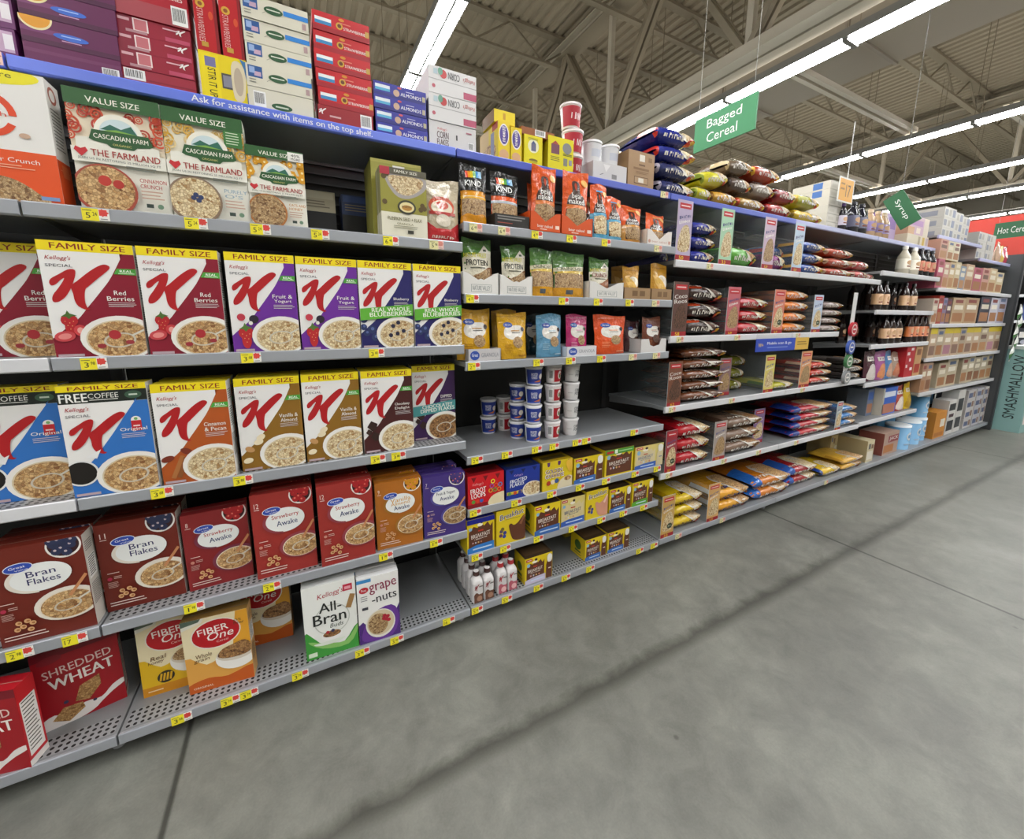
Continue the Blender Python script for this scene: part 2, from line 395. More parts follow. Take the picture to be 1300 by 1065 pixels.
for i, (y, x0, x1) in enumerate(((2.45, 7.4, 11.9), (-1.6, 2.6, 7.2), (6.6, 2.6, 12.0), (4.4, 12.0, 18.6), (1.2, 12.1, 15.6))):
    g = G()
    for s in (-.06, .06): g.box(x0, x1, y+s-.035, y+s+.035, 5.12, 5.2, STEELP)
    tag(g.obj('support_channel'), 'cream steel channel tying strip light rows, '+('just right of the bagged cereal sign', 'over the camera side of the aisle', 'behind the shelf row', 'over the far cross aisle', 'between the third and fourth light rows')[i], 'support channel')
# ------------------------------------------------------------------ gondola shelving
GREY = mat('#a7abb2', .38, .25); GREYD = mat('#8d9092', .45, .2); RAILW = mat('#d9dade', .35); RAILB = mat('#6a80e6', .35); RAILB2 = mat('#5565c4', .35); BLACK = mat('#191a1b', .6); DARK = mat('#2c2d2f', .55)
def perforated():
    m = bpy.data.materials.new('perforated_steel'); m.use_nodes = True; nt = m.node_tree; b = nt.nodes['Principled BSDF']; N = nt.nodes.new; L = nt.links.new
    t = N('ShaderNodeTexCoord'); s = N('ShaderNodeSeparateXYZ'); L(t.outputs['Object'], s.inputs[0])
    def mth(op, a, v=None, b2=None):
        x = N('ShaderNodeMath'); x.operation = op; L(a, x.inputs[0])
        if v is not None: x.inputs[1].default_value = v
        if b2 is not None: L(b2, x.inputs[1])
        return x.outputs[0]
    def cell(o, k): return mth('POWER', mth('SUBTRACT', mth('FRACT', mth('MULTIPLY', o, k)), .5), 2.0)
    d = mth('ADD', cell(s.outputs[0], 55), None, cell(s.outputs[1], 55))
    f = mth('LESS_THAN', d, .085)
    mx = N('ShaderNodeMix'); mx.data_type = 'RGBA'; L(f, mx.inputs[0]); mx.inputs[6].default_value = lin('#a0a2a4'); mx.inputs[7].default_value = lin('#101010'); L(mx.outputs[2], b.inputs['Base Color'])
    b.inputs['Roughness'].default_value = .45; b.inputs['Metallic'].default_value = .2
    return m
PERF = perforated()
_tags = {}
def tag_mesh(txt, pale):
    k = (txt, pale)
    if k not in _tags:
        g = G(); g.box(-.0215, .0125, 0, .0012, -.016, .016, '#e9e3a8' if pale else '#f3e62e')
        p = P(g, flat((-.0215, 0, -.016), (.034, 0, 0), (0, 0, .032), (0, -1, 0)), .034, .032)
        a, _, c = txt.partition(' ')
        p.txt(a, .36, .42, (.1 if a == '1' else .12+.16*len(a)), .46, '#2a2a22', bold=.0); p.rect(.06, .8, .6, .86, '#777744')
        if c: p.txt(c, .76, .56, .26, .3, '#2a2a22', bold=.0)
        g2 = G(); g2.box(.0125, .0345, 0, .0012, -.014, .017, '#f0c9c0' if pale else '#f1efe9')
        q = P(g2, flat((.0125, 0, -.014), (.022, 0, 0), (0, 0, .031), (0, -1, 0)), .022, .031)
        c_ = '#dd8d80' if pale else '#e0483f'
        q.rect(.05, .4, .8, .92, c_); q.poly([(.3, .3), (1, .66), (.3, 1)], c_); q.rect(.15, .1, .8, .16, '#888888')
        _tags[k] = (g.mesh('price_tag'), g2.mesh('sale_sticker'))
    return _tags[k]
def shelf(x0, x1, z, label, tags=(), depth=.46, yf=0.0, rail='g', lip=.036, perf=False, base=False, price='2 98'):
    W = x1-x0-.006; t = thing('gondola_shelf', label, 'store shelf', ((x0+x1)/2, yf, z)); x = W/2
    G().box(-x, x, .012, depth, -.02, 0, GREYD).obj('deck', t)
    if perf:
        g = G(); g.face([(-x+.01, .02, .0006), (x-.01, .02, .0006), (x-.01, .088, .0006), (-x+.01, .088, .0006)], PERF); g.obj('perforated_strip', t)
    c = {'g': GREY, 'w': RAILW, 'b': RAILB, 'd': RAILB2, 'l': mat('#b8bce4', .35)}[rail]
    g = G(); pr = [(.012, 0), (.002, .003), (0, 0), (0, -lip+.004), (.004, -lip), (.014, -lip)]
    for (ya, za), (yb, zb) in zip(pr, pr[1:]): g.face([(-x, ya, za), (x, ya, za), (x, yb, zb), (-x, yb, zb)][::-1], c)
    for s in (-x, x): g.face([(s, a, b) for a, b in pr], c)
    g.obj('price_rail', t)
    if not base:
        for s in (-1, 1):
            g = G(); e = s*(x-.004)
            for q in (e-.0015, e+.0015): g.face([(q, .1, -.021), (q, depth-.005, -.021), (q, depth-.005, -.055)], GREYD)
            g.obj('bracket', t)
    for i, q in enumerate(tags):
        px, *r = q if isinstance(q, tuple) else (q,)
        pt = r[0] if r else price; pale = len(r) > 1
        a, b = tag_mesh(pt, pale); xx = max(-x+.022, min(x-.035, X_(px, z-lip/2, yf)-t.location.x))
        o = link('price_tag', a, t); o.location = (xx, -.0028, -lip/2)
        link('sale_sticker', b, o).location = (0, 0, 0)
    return t
B = 1.2192
frames = ('leftmost bay, mostly outside the picture', 'bay of boxed family size cereals', 'bay of granola pouches and breakfast drinks', 'first bay of bagged cereals', 'second bay of bagged cereals', 'bay of dark syrup bottles', 'far bay of pancake mixes', 'last bay of the row')
def bay_frame(i, x1=None):
    x0, x1 = i*B-B, x1 or i*B
    t = thing('gondola_unit', 'dark slotted back panel, uprights and feet of the '+frames[i], 'shelving frame', ((x0+x1)/2, .48, 0)); x = (x1-x0)/2
    g = G(); g.box(-x+.003, x-.003, .03, .048, .06, 2.12, BLACK)
    for k in range(7): g.box(-x+.02, x-.03, .022, .03, 1.84+k*.04, 1.846+k*.04, DARK)
    g.obj('back_panel', t)
    G().box(x-.04, x-.004, .021, .03, .02, 2.14, DARK).obj('upright', t)
    G().box(-x+.003, x-.003, -.3, -.28, .0, .06, BLACK).obj('kick_plate', t)
    G().box(x-.045, x-.006, -.48, 0, .05, .0725, GREYD).obj('base_bracket', t)
    G().lathe([(.018, 0), (.018, .012), (.012, .014), (.012, .05)], GREYD, 12, x-.026, -.43).obj('foot', t)
for i in range(8): bay_frame(i, 8.42 if i == 7 else None)
SH = {}
def S(key, i, z, label, **k):
    x1 = k.pop('x1', None) or i*B; x0 = k.pop('x0', None); x0 = (i-1)*B if x0 is None else x0
    SH[key] = z; return shelf(x0, x1, z, label, **k)
ZT, YT = 2.085, .06
for i in range(8):
    S('T', i, ZT if i != 6 else 2.216, 'top shelf with a '+('blue' if i < 4 else 'pale lavender')+' price rail over the '+frames[i], yf=YT, depth=.36, rail='b' if i < 2 else 'd' if i < 4 else 'l', lip=.03, x1=8.42 if i == 7 else None, tags=[(40, '1 78', 1)] if i == 0 else [(842, '3 98', 1)] if i == 2 else ())
f0, f1 = 'grey shelf in the leftmost bay holding ', 'grey shelf in the boxed cereal bay holding '
Z1, Z2, Z3, Z4, Z5 = 1.717, 1.308, .893, .474, .094
S('1', 0, Z1, f0+'the orange and white box', rail='g'); S('1', 1, Z1, f1+'organic cereals, second from top', tags=[(118, '5 24'), (246, '5 24'), (328, '5 24'), (404, '5 24'), (494, '6 48'), (552, '5 98', 1)])
S('2', 0, Z2, f0+'red berries cereal', rail='w'); S('2', 1, Z2, f1+'the upper row of yellow topped boxes', tags=[(116, '3 98'), (316, '3 68'), (476, '3 68')])
S('3', 0, Z3, f0+'the dimmer blue original box', rail='w', perf=True); S('3', 1, Z3, f1+'the lower row of yellow topped boxes', tags=[(203, '3 68'), (306, '3 88'), (478, '3 88'), (504, '3 88')], perf=True)
S('4', 0, Z4, f0+'a brown bran flakes box', tags=[(22, '2 98'), (92, '17')], perf=True); S('4', 1, Z4, f1+'the awake cereals and bran flakes', tags=[(244, '1 98'), (343, '2 98'), (488, '1 98'), (552, '1 98')], perf=True)
YB_ = -.024
S('5', 0, Z5, f0+'the shredded wheat, lowest', yf=YB_, depth=.5, perf=True, base=True); S('5', 1, Z5, f1+'the fiber cereals, lowest and half empty', yf=YB_, depth=.5, perf=True, base=True, tags=[(228, '3 66'), (290, '3 74'), (314, '3 74'), (379, '3 74'), (458, '3 98'), (502, '3 98'), (568, '16')])
f2 = 'grey shelf in the granola bay holding '
Y1, Y2, Y3, Y4, Y5, Y6, Y7 = 1.797, 1.517, 1.236, .817, .569, .348, .096
S('k', 2, Y1, f2+'black and orange granola bags', tags=[(602, '6 48', 1), (638, '6 48', 1), (680, '4 98'), (724, '4 98'), (768, '4 98'), (834, '4 48', 1)])
S('n', 2, Y2, f2+'green topped granola pouches in white trays', tags=[(598, '4 22'), (714, '4 22'), (758, '4 22'), (798, '4 22'), (831, '4 22', 1)])
S('v', 2, Y3, f2+'plain colour granola pouches', tags=[(600, '2 98'), (682, '2 48'), (723, '2 48'), (762, '2 48'), (802, '2 98', 1), (832, '2 98', 1)])
S('c', 2, Y4, f2+'stacked cereal cups, wide and nearly empty', depth=.48, tags=[(604, '2 48'), (642, '2 48'), (680, '1 12'), (702, '1 12'), (731, '1 12'), (743, '1 12'), (804, '1 12')])
S('b', 2, Y5, f2+'cereal multipacks below the cups', tags=[(602, '6 98'), (654, '6 98'), (699, '6 98'), (735, '6 98'), (768, '6 98'), (805, '6 98'), (833, '6 98')])
S('d', 2, Y6, f2+'yellow breakfast drink cartons', tags=[(604, '5 98'), (640, '4 98'), (682, '4 98'), (726, '6 48'), (762, '6 48'), (790, '6 48'), (816, '6 48')])
S('e', 2, Y7, f2+'bottled shakes, lowest', yf=YB_, depth=.5, perf=True, base=True, tags=[(601, '5 98'), (642, '5 98'), (682, '5 98'), (717, '5 98'), (748, '5 98'), (811, '5 98'), (829, '5 98')])
W1, W2, W3, W4, W5 = 1.733, 1.320, .915, .508, .1
nm = ('first bagged cereal bay', 'second bagged cereal bay')
for i in (3, 4):
    f = 'pale railed shelf in the '+nm[i-3]+', '; a = i == 3
    S('p', i, W1, f+'second from top', rail='w',  tags=[(900, '5 98', 1)] if a else ())
    S('q', i, W2, f+'third from top', rail='w', x1=4.31 if i == 4 else None, tags=[(862, '3 98', 1), (935, '3 98', 1)] if a else [(1012, '3 98', 1)])
    S('r', i, W3, f+'fourth from top', rail='w', depth=.48, tags=[(852, '3 98', 1), (928, '3 98', 1)] if a else [(1018, '3 98', 1)])
    S('s', i, W4, f+'fifth from top', rail='w', tags=[(848, '3 98', 1), (918, '3 98', 1), (962, '3 98', 1)] if a else [(1010, '3 98', 1)])
    S('t', i, W5, f+'lowest', rail='g', yf=YB_, depth=.5, base=True, tags=[(860, '6 98', 1), (916, '6 98', 1)] if a else [(1048, '6 98', 1)])
V = (1.81, 1.492, 1.2, .868, .52, .1)
for j, z in enumerate(V): S('y%d' % j, 5, z, label='white railed shelf in the syrup bay, '+('second', 'third', 'fourth', 'fifth', 'sixth', 'seventh')[j]+' from top', rail='w' if j < 5 else 'g', yf=YB_ if j == 5 else 0, depth=.5 if j == 5 else .44, base=j == 5)
U = (1.718, 1.37, 1.03, .677, .1)
for i in (6, 7):
    for j, z in enumerate(U): S('z%d' % j, i, z, 'white railed shelf in the '+('far bay of pancake mixes' if i == 6 else 'last bay of the row')+', '+('second', 'third', 'fourth', 'fifth', 'sixth')[j]+' from top', rail='w' if j < 4 else 'g', yf=YB_ if j == 4 else 0, depth=.5 if j == 4 else .44, base=j == 4, x1=8.42 if i == 7 else None)
# lettering printed on the blue top rail of the boxed cereal bay
rail1 = [o for o in COL.objects if o.name.startswith('price_rail') and o.parent and abs(o.parent.location.x-B/2) < .01 and abs(o.parent.location.z-ZT) < .001][0]
g = G(); xa, xb = .38-B/2, .9-B/2
P(g, flat((xa, -.0012, -.028), (xb-xa, 0, 0), (0, 0, .026), (0, -1, 0)), xb-xa, .026).txt('Ask for assistance with items on the top shelf.', .5, .5, 1, .92, '#f2f4fb', bold=.03)
g.obj('printed_notice', rail1)
# ------------------------------------------------------------------ designs: family size cereals
KS = smooth([(.34, .764), (.34, .72), (.305, .655), (.26, .59), (.2, .53), (.13, .49), (.077, .485), (.065, .51), (.085, .55), (.14, .6), (.2, .66), (.22, .69), (.18, .672), (.125, .635), (.08, .625), (.065, .65), (.088, .683), (.17, .72), (.27, .763)], 3)
KA = smooth([(.69, .817), (.71, .785), (.575, .70), (.455, .625), (.42, .6), (.4, .54), (.395, .48), (.41, .44), (.44, .433), (.4, .42), (.32, .45), (.29, .5), (.285, .56), (.275, .625), (.345, .668), (.5, .76), (.62, .813)], 3)
def klogo(p, m, x=0, y=0, sx=1, sy=1):
    f = lambda q: [(x+a*sx, y+b*sy) for a, b in q]
    p.poly(f(KS), m); p.poly(f(KA), m)
def berry(p, x, y, r, c, leaf=None, seeds=False):
    p.circ(x, y, r, c, 14)
    if r > .08: p.ell(x, y-r*.7, r*.62, r*.75, c)
    if leaf: p.poly([(x-r*.9, y+r*.35), (x-r*.3, y+r*.62), (x-r*.1, y+r*.95), (x+r*.15, y+r*.66), (x+r*.95, y+r*.45), (x+r*.3, y+r*.35), (x, y+r*.1), (x-r*.3, y+r*.35)], leaf)
    if leaf:
        s_ = [(-.5, -.1), (0, -.25), (.45, -.1), (-.25, -.5), (.25, -.55), (0, -.85)]; p.L += 1
        for a, b in s_: p.circ(x+a*r, y+b*r, r*.07, '#e8b878', 6, same=True)
RED = '#b3141c'
def special(col, title, bw=FLAKE, tag_='REAL', free=False, banner=None, bits='straw', dark=None, small=3):
    def d(p):
        t = .918; kx, ky, ks = 0, 0, 1
        p.rect(0, 0, 1, 1, '#efeeec')
        if free:
            p.rect(0, .84, 1, .945, '#16201a'); p.txt('FREE', .17, .89, .3, .075, '#f4f4f0', bold=.05); p.txt('COFFEE', .5, .9, .34, .045, '#e8e8e2'); p.rect(.34, .862, .66, .868, '#e8e8e2')
            p.ell(.84, .895, .1, .035, '#3c5a46'); p.rect(.79, .888, .89, .902, '#c9d6c8'); ky, ks, t = -.03, .92, .945
        h = t if not free else .84
        p.poly(smooth([(.84, h-.001), (.72, .72), (.56, .57), (.42, .45), (.29, .34), (.15, .26), (0, .2)], 4)[:25]+[(0, 0), (1, 0), (1, h-.001)], col)
        p.rect(0, t, 1, 1, '#f5de16'); p.txt('FAMILY SIZE', .52, (1+t)/2, .78, (1-t)*.58, '#8e1f18', bold=.05)
        p.txt("Kellogg's", .19, .855*ks, .26, .045, '#b01a26', shear=.3, bold=.0); p.txt('SPECIAL', .19, .795*ks, .27, .024, '#55555a', bold=.0)
        klogo(p, RED, 0, .0+(0 if not free else -.01), 1, ks)
        if tag_: p.poly([(.75, .74), (.79, .79), (1, .79), (1, .735)], '#4aa33c'); p.txt(tag_, .89, .768, .14, .022, '#ffffff', bold=.03); p.rect(.8, .745, .98, .751, '#d5ecc8')
        elif free: p.circ(.83, .66, .06, '#f2f2ee'); p.rect(.77, .56, .89, .655, '#c8242c'); p.rect(.79, .6, .87, .612, '#f0d8d4'); p.circ(.83, .672, .022, '#79b26a')
        n = len(title)
        for i, s in enumerate(title): p.txt(s, .785 if not free else .79, .575-.052*i, min(.3, .044*len(s)) if not free else .32, .04, '#f4f1ec', bold=.02, same=i > 0)
        p.lines(.64, .575-.052*n+.012, .96, small, .016, '#d8cfd0', .005)
        if bits == 'straw':
            berry(p, .2, .33, .09, '#b81f28', '#4a6b2c'); p.ell(.13, .19, .11, .045, '#c9434a', rot=.2); p.ell(.13, .19, .07, .025, '#e58a86', rot=.2); p.ell(.3, .24, .07, .05, '#cc3f45'); p.ell(.3, .24, .035, .028, '#eda49c')
        elif bits == 'fruit':
            berry(p, .15, .36, .06, '#c23a4a'); berry(p, .33, .34, .07, '#2a2030'); berry(p, .2, .2, .11, '#bd262c', '#557a34'); p.ell(.28, .3, .03, .02, '#f2eee6')
        elif bits == 'blue':
            for x, y, r in ((.06, .34, .07), (.2, .22, .08), (.1, .18, .06), (.26, .13, .075), (.05, .25, .06), (.36, .2, .05)): berry(p, x, y, r, '#2b3764'); p.circ(x+.01, y+.01, r*.4, '#5a6aa0', 10)
        elif bits == 'pecan':
            p.ell(.36, .32, .09, .03, '#7a2f1c', rot=-.5); p.ell(.1, .26, .09, .03, '#7a2f1c', rot=.3); p.line(.14, .06, .3, .28, .012, '#b0703c'); p.line(.22, .06, .34, .26, .012, '#8e542a')
        elif bits == 'almond':
            for x, y, r in ((.28, .31, .3), (.14, .24, -.5), (.32, .36, .6), (.1, .12, .2)): p.ell(x, y, .075, .03, '#c79660' if r < 0 else '#eee0bf', rot=r)
        elif bits == 'choc':
            for x, y, s in ((.17, .33, .1), (.22, .2, .09), (.1, .26, .06)): p.poly([(x-s, y), (x-s*.2, y+s*.7), (x+s, y+s*.3), (x+s*.8, y-s*.3), (x, y-s*.6)], '#35211c')
        elif bits == 'coffee':
            p.circ(.12, .22, .2, '#e6e6e6', 30); p.circ(.12, .22, .175, '#15100e', 30); p.poly([(.2, .36), (.38, .42), (.32, .34)], '#f0f0f0')
        p.bowl(.72, .17, .44, .2, bw, rot=.05)
        if bits == 'straw': berry(p, .66, .2, .07, '#b02c34'); p.ell(.82, .13, .05, .02, '#9c3038'); p.ell(.5, .1, .05, .02, '#9c3038')
        if bits == 'blue':
            for x, y in ((.6, .26), (.7, .3), (.55, .15), (.8, .2), (.68, .17)): berry(p, x, y, .04, '#23233f')
        if banner:
            bc, lines = banner
            p.poly([(0, .325), (0, .46), (1, .52), (1, .385)], bc) if len(lines) > 1 else None
            for i, s in enumerate(lines): p.txt(s, .57, .455-.052*i, .8 if i else .72, .048, '#f6f6ee', rot=.05, bold=.04, same=i > 0)
        p.rect(.03, .012, .3, .035, '#b9a5ac')
    return d
def side_copy(base, c2='#55504c'):
    def d(p):
        p.rect(0, 0, 1, 1, base); p.lines(.12, .9, .88, 5, .022, c2, .008); p.rect(.12, .5, .88, .74, '#f4f4f0'); p.lines(.18, .72, .82, 9, .024, '#33302e', .01); p.lines(.12, .44, .88, 12, .02, c2, .007)
    return d
def top_flaps(c, seam='#00000'):
    def d(p): p.rect(0, 0, 1, 1, c); p.rect(.0, .47, 1, .5, '#9a958c')
    return d
def fam(name, col, *a, h=.318, w=.193, **k):
    return carton(w, h, .062, '#e9e6e0', special(col, *a, **k), side_copy('#ece9e4'), side_copy('#ece9e4'), top_flaps('#e8d21c'), name=name)
BX = 'cereal box'
m_red = fam('red_berries', '#8a0f2b', ['Red', 'Berries'])
m_yog = fam('fruit_yogurt', '#6d2a9a', ['Fruit &', 'Yogurt'], bits='fruit', bw=OAT)
m_blu = fam('blueberry', '#211f63', ['Blueberry'], bits='blue', tag_=None, banner=('#63b23a', ['REAL WHOLE', 'BLUEBERRIES']), bw=OAT)
m_ori = fam('original', '#2f73c4', ['Original'], bits='coffee', tag_=None, free=True, h=.335, w=.196)
m_pec = fam('cinnamon_pecan', '#b4551c', ['Cinnamon', '& Pecan'], bits='pecan', bw=OAT, h=.325)
m_van = fam('vanilla_almond', '#8f661c', ['Vanilla &', 'Almond'], bits='almond', bw=OAT, h=.326)
m_cho = fam('chocolate', '#47191a', ['Chocolatey', 'Delight'], bits='choc', bw=OAT, h=.326)
m_dip = fam('dipped', '#39174f', ['DIPPED'], bits='choc', tag_=None, banner=('#4d9a9c', ['CHOCOLATEY', 'DIPPED FLAKES']), bw=BRAN, h=.328, w=.188)
NB = 'cereal_box'
G1, G2 = 'yellow topped boxes on the upper shelf', 'yellow topped boxes on the lower shelf'
put(m_red, NB, 'darker red berries cereal box cut by the left edge, set back from its shelf front', BX, -.098, .12, Z2, 0, G1)
put(m_red, NB, 'red berries cereal box with strawberries, second from the left picture edge', BX, .108, .015, Z2, 3, G1)
put(m_red, NB, 'red berries cereal box beside the violet fruit and yogurt box', BX, .309, .012, Z2, 0, G1)
put(m_yog, NB, 'violet fruit and yogurt cereal box next to the red berries boxes', BX, .518, .012, Z2, -1, G1)
put(m_yog, NB, 'violet fruit and yogurt cereal box next to the navy blueberry boxes', BX, .716, .012, Z2, 0, G1)
put(m_blu, NB, 'navy blueberry cereal box with green banner beside a violet box', BX, .913, .012, Z2, 0, G1)
put(m_blu, NB, 'navy blueberry cereal box with green banner at the right shelf end', BX, 1.113, .012, Z2, 0, G1)
put(m_ori, NB, 'dim blue original cereal box with coffee offer, cut by the left edge', BX, -.118, .07, Z3, 0, G2)
put(m_ori, NB, 'blue original cereal box with black free coffee strip and coffee cup, fully in view', BX, .09, .018, Z3, -1, G2)
put(m_pec, NB, 'orange brown cinnamon and pecan cereal box', BX, .293, .012, Z3, -3, G2)
put(m_van, NB, 'ochre vanilla and almond cereal box beside the cinnamon pecan box', BX, .503, .03, Z3, 0, G2)
put(m_van, NB, 'ochre vanilla and almond cereal box beside the dark chocolate box', BX, .702, .032, Z3, 0, G2)
put(m_cho, NB, 'dark brown chocolate delight cereal box with chocolate chunks', BX, .903, .03, Z3, 0, G2)
put(m_dip, NB, 'dark purple dipped flakes cereal box with teal banner, set back', BX, 1.113, .102, Z3, -1, G2)
for i, (me, x, wh) in enumerate(((m_pec, .293, 'cinnamon and pecan box'), (m_van, .503, 'left vanilla almond box'), (m_van, .702, 'right vanilla almond box'), (m_cho, .903, 'dark chocolate box'))):
    put(me, NB, 'family size cereal box hidden close behind the front '+wh, BX, x, .115, Z3, 0, 'second row of yellow topped boxes')

# ------------------------------------------------------------------ awake cereals and bran flakes
def gvlogo(p, x, y, r, rot=0):
    p.ell(x, y, r, r*.5*p.W/p.H, '#eef0f8', rot=rot); p.ell(x, y, r*.93, r*.43*p.W/p.H, '#2a4ab0', rot=rot); p.txt('Great', x-.01, y+.008, r*1.1, .035*p.W/p.H*r/.14, '#f4f4fa', rot=rot, bold=.03); p.txt('Value', x+.03, y-r*.22*p.W/p.H, r*.9, .02*p.W/p.H*r/.14, '#f4f4fa', rot=rot)
def awake(col, num, l1, l2, c1, c2, fr, rim, bw, heart=None, l3=None):
    def d(p):
        a = p.W/p.H
        p.rect(0, 0, 1, 1, col); p.txt(num, .07+.01*len(num), .87, .035*len(num), .055, '#f0e4dc', bold=.0); p.rect(.05, .82, .13, .828, '#e0c8c0')
        p.circ(.8, .93, .19, '#f1ede8', 30); p.circ(.8, .935, .168, '#3a1a1c', 30)
        for x, y in ((.7, .95), (.78, .9), (.88, .93), (.8, .97), (.72, .88), (.9, .98), (.83, .86), (.68, .99), (.76, .99)): berry(p, x, y, .058, fr); p.circ(x-.012, y+.012, .018, '#c9b8bc' if fr == '#2c3354' else '#e87a68', 8)
        p.ell(.52, .66, .325, .145, '#eef0ee', n=40, rot=.08); p.ell(.5, .655, .34, .15, rim, n=40, rot=.08, a0=2, a1=4.6); p.ell(.52, .66, .31, .135, '#eef0ee', n=40, rot=.08)
        p.txt(l1, .53, .705 if not l3 else .72, .44 if len(l1) > 5 else .3, .062, c1, rot=.05, bold=.02)
        if l3: p.txt(l3, .52, .665, .4, .05, c1, rot=.05, bold=.02)
        p.txt(l2, .55, .628 if not l3 else .6, .34, .062, c2, rot=.05, bold=.02)
        gvlogo(p, .32, .79, .15, .1)
        p.bowl(.75, .33, .36, .36*a*.72, bw, rim=rim, rot=.05, milk='#e4d8c4')
        p.line(.78, .4, .99, .6, .008, '#c98a5c')
        p.rect(.08, .445, .22, .452, '#e6cfc6'); p.circ(.1, .385, .03, heart or '#c98878', 10); p.lines(.15, .4, .26, 2, .018, '#d8b8ae', .006); p.lines(.07, .34, .2, 5, .014, '#c9a096', .005)
        for x, y in ((.22, .23), (.31, .24), (.36, .21), (.26, .19), (.33, .15), (.2, .17)): p.ell(x, y, .035, .022, '#d9a878', rot=x*9); p.ell(x+.006, y, .018, .01, '#a8703c')
        p.lines(.06, .105, .5, 2, .03, '#ead8d0', .009, .1)
    return d
def aw(name, col, *a, w=.197, h=.322, top=None, **k):
    return carton(w, h, .066, col, awake(col, *a, **k), side_copy('#d8d4ca'), side_copy(col, '#e6d4cc'), top_flaps(top or col), name=name)
m_brf = aw('bran_flakes', '#6f2214', '11', 'Bran', 'Flakes', '#2a2a60', '#2a2a60', '#2c3354', '#e6ded2', FLAKE, heart='#b02a4a', h=.302, w=.202)
m_sta8 = aw('strawberry_awake_tall', '#8a2426', '8', 'Strawberry', 'Awake', '#b0322c', '#2a3a6a', '#b01e24', '#7a3348', FLAKE, h=.282, w=.188)
m_sta = aw('strawberry_awake', '#a0302a', '12', 'Strawberry', 'Awake', '#b0322c', '#2a3a6a', '#b01e24', '#96404a', FLAKE, h=.325)
m_vaa = aw('vanilla_almond_awake', '#b26a1e', '9', 'Vanilla', 'Awake', '#d8a24a', '#2a3a6a', '#d8941e', '#a8742c', FLAKE, h=.29, w=.186, l3='Almond')
m_fya = aw('fruit_yogurt_awake', '#45327e', '7', 'Fruit & Yogurt', 'Awake', '#232a4a', '#3a4470', '#4a3a80', '#55509a', CLUST, h=.28, w=.184)
G3 = 'store brand cereal boxes on the fourth shelf'
put(m_brf, NB, 'brown bran flakes box with blueberries cut by the left edge', BX, -.112, .018, Z4, 0, G3)
put(m_brf, NB, 'brown bran flakes box with blueberries beside the small strawberry box', BX, .098, .07, Z4, 0, G3)
put(m_sta8, NB, 'dark red strawberry cereal box numbered 8, shorter than its neighbours', BX, .303, .074, Z4, 3, G3)
put(m_sta, NB, 'brick red strawberry cereal box beside the shorter dark red one', BX, .512, .036, Z4, 0, G3)
put(m_sta, NB, 'brick red strawberry cereal box beside the ochre vanilla one', BX, .723, .01, Z4, 0, G3)
put(m_vaa, NB, 'ochre vanilla almond awake box with orange slice circle', BX, .926, .02, Z4, -3, G3)
put(m_fya, NB, 'violet fruit and yogurt awake box at the right shelf end', BX, 1.119, .012, Z4, -5, G3)
G3b = 'second row of store brand cereal boxes'
for me, x, y, wh in ((m_brf, -.112, .1, 'left bran flakes box'), (m_brf, .098, .15, 'right bran flakes box'), (m_sta, .512, .12, 'left brick red strawberry box'), (m_sta, .723, .1, 'right brick red strawberry box'), (m_vaa, .926, .11, 'ochre vanilla box'), (m_fya, 1.119, .11, 'violet fruit and yogurt box')):
    put(me, NB, 'store brand cereal box hidden close behind the front '+wh, BX, x, y, Z4, 0, G3b)

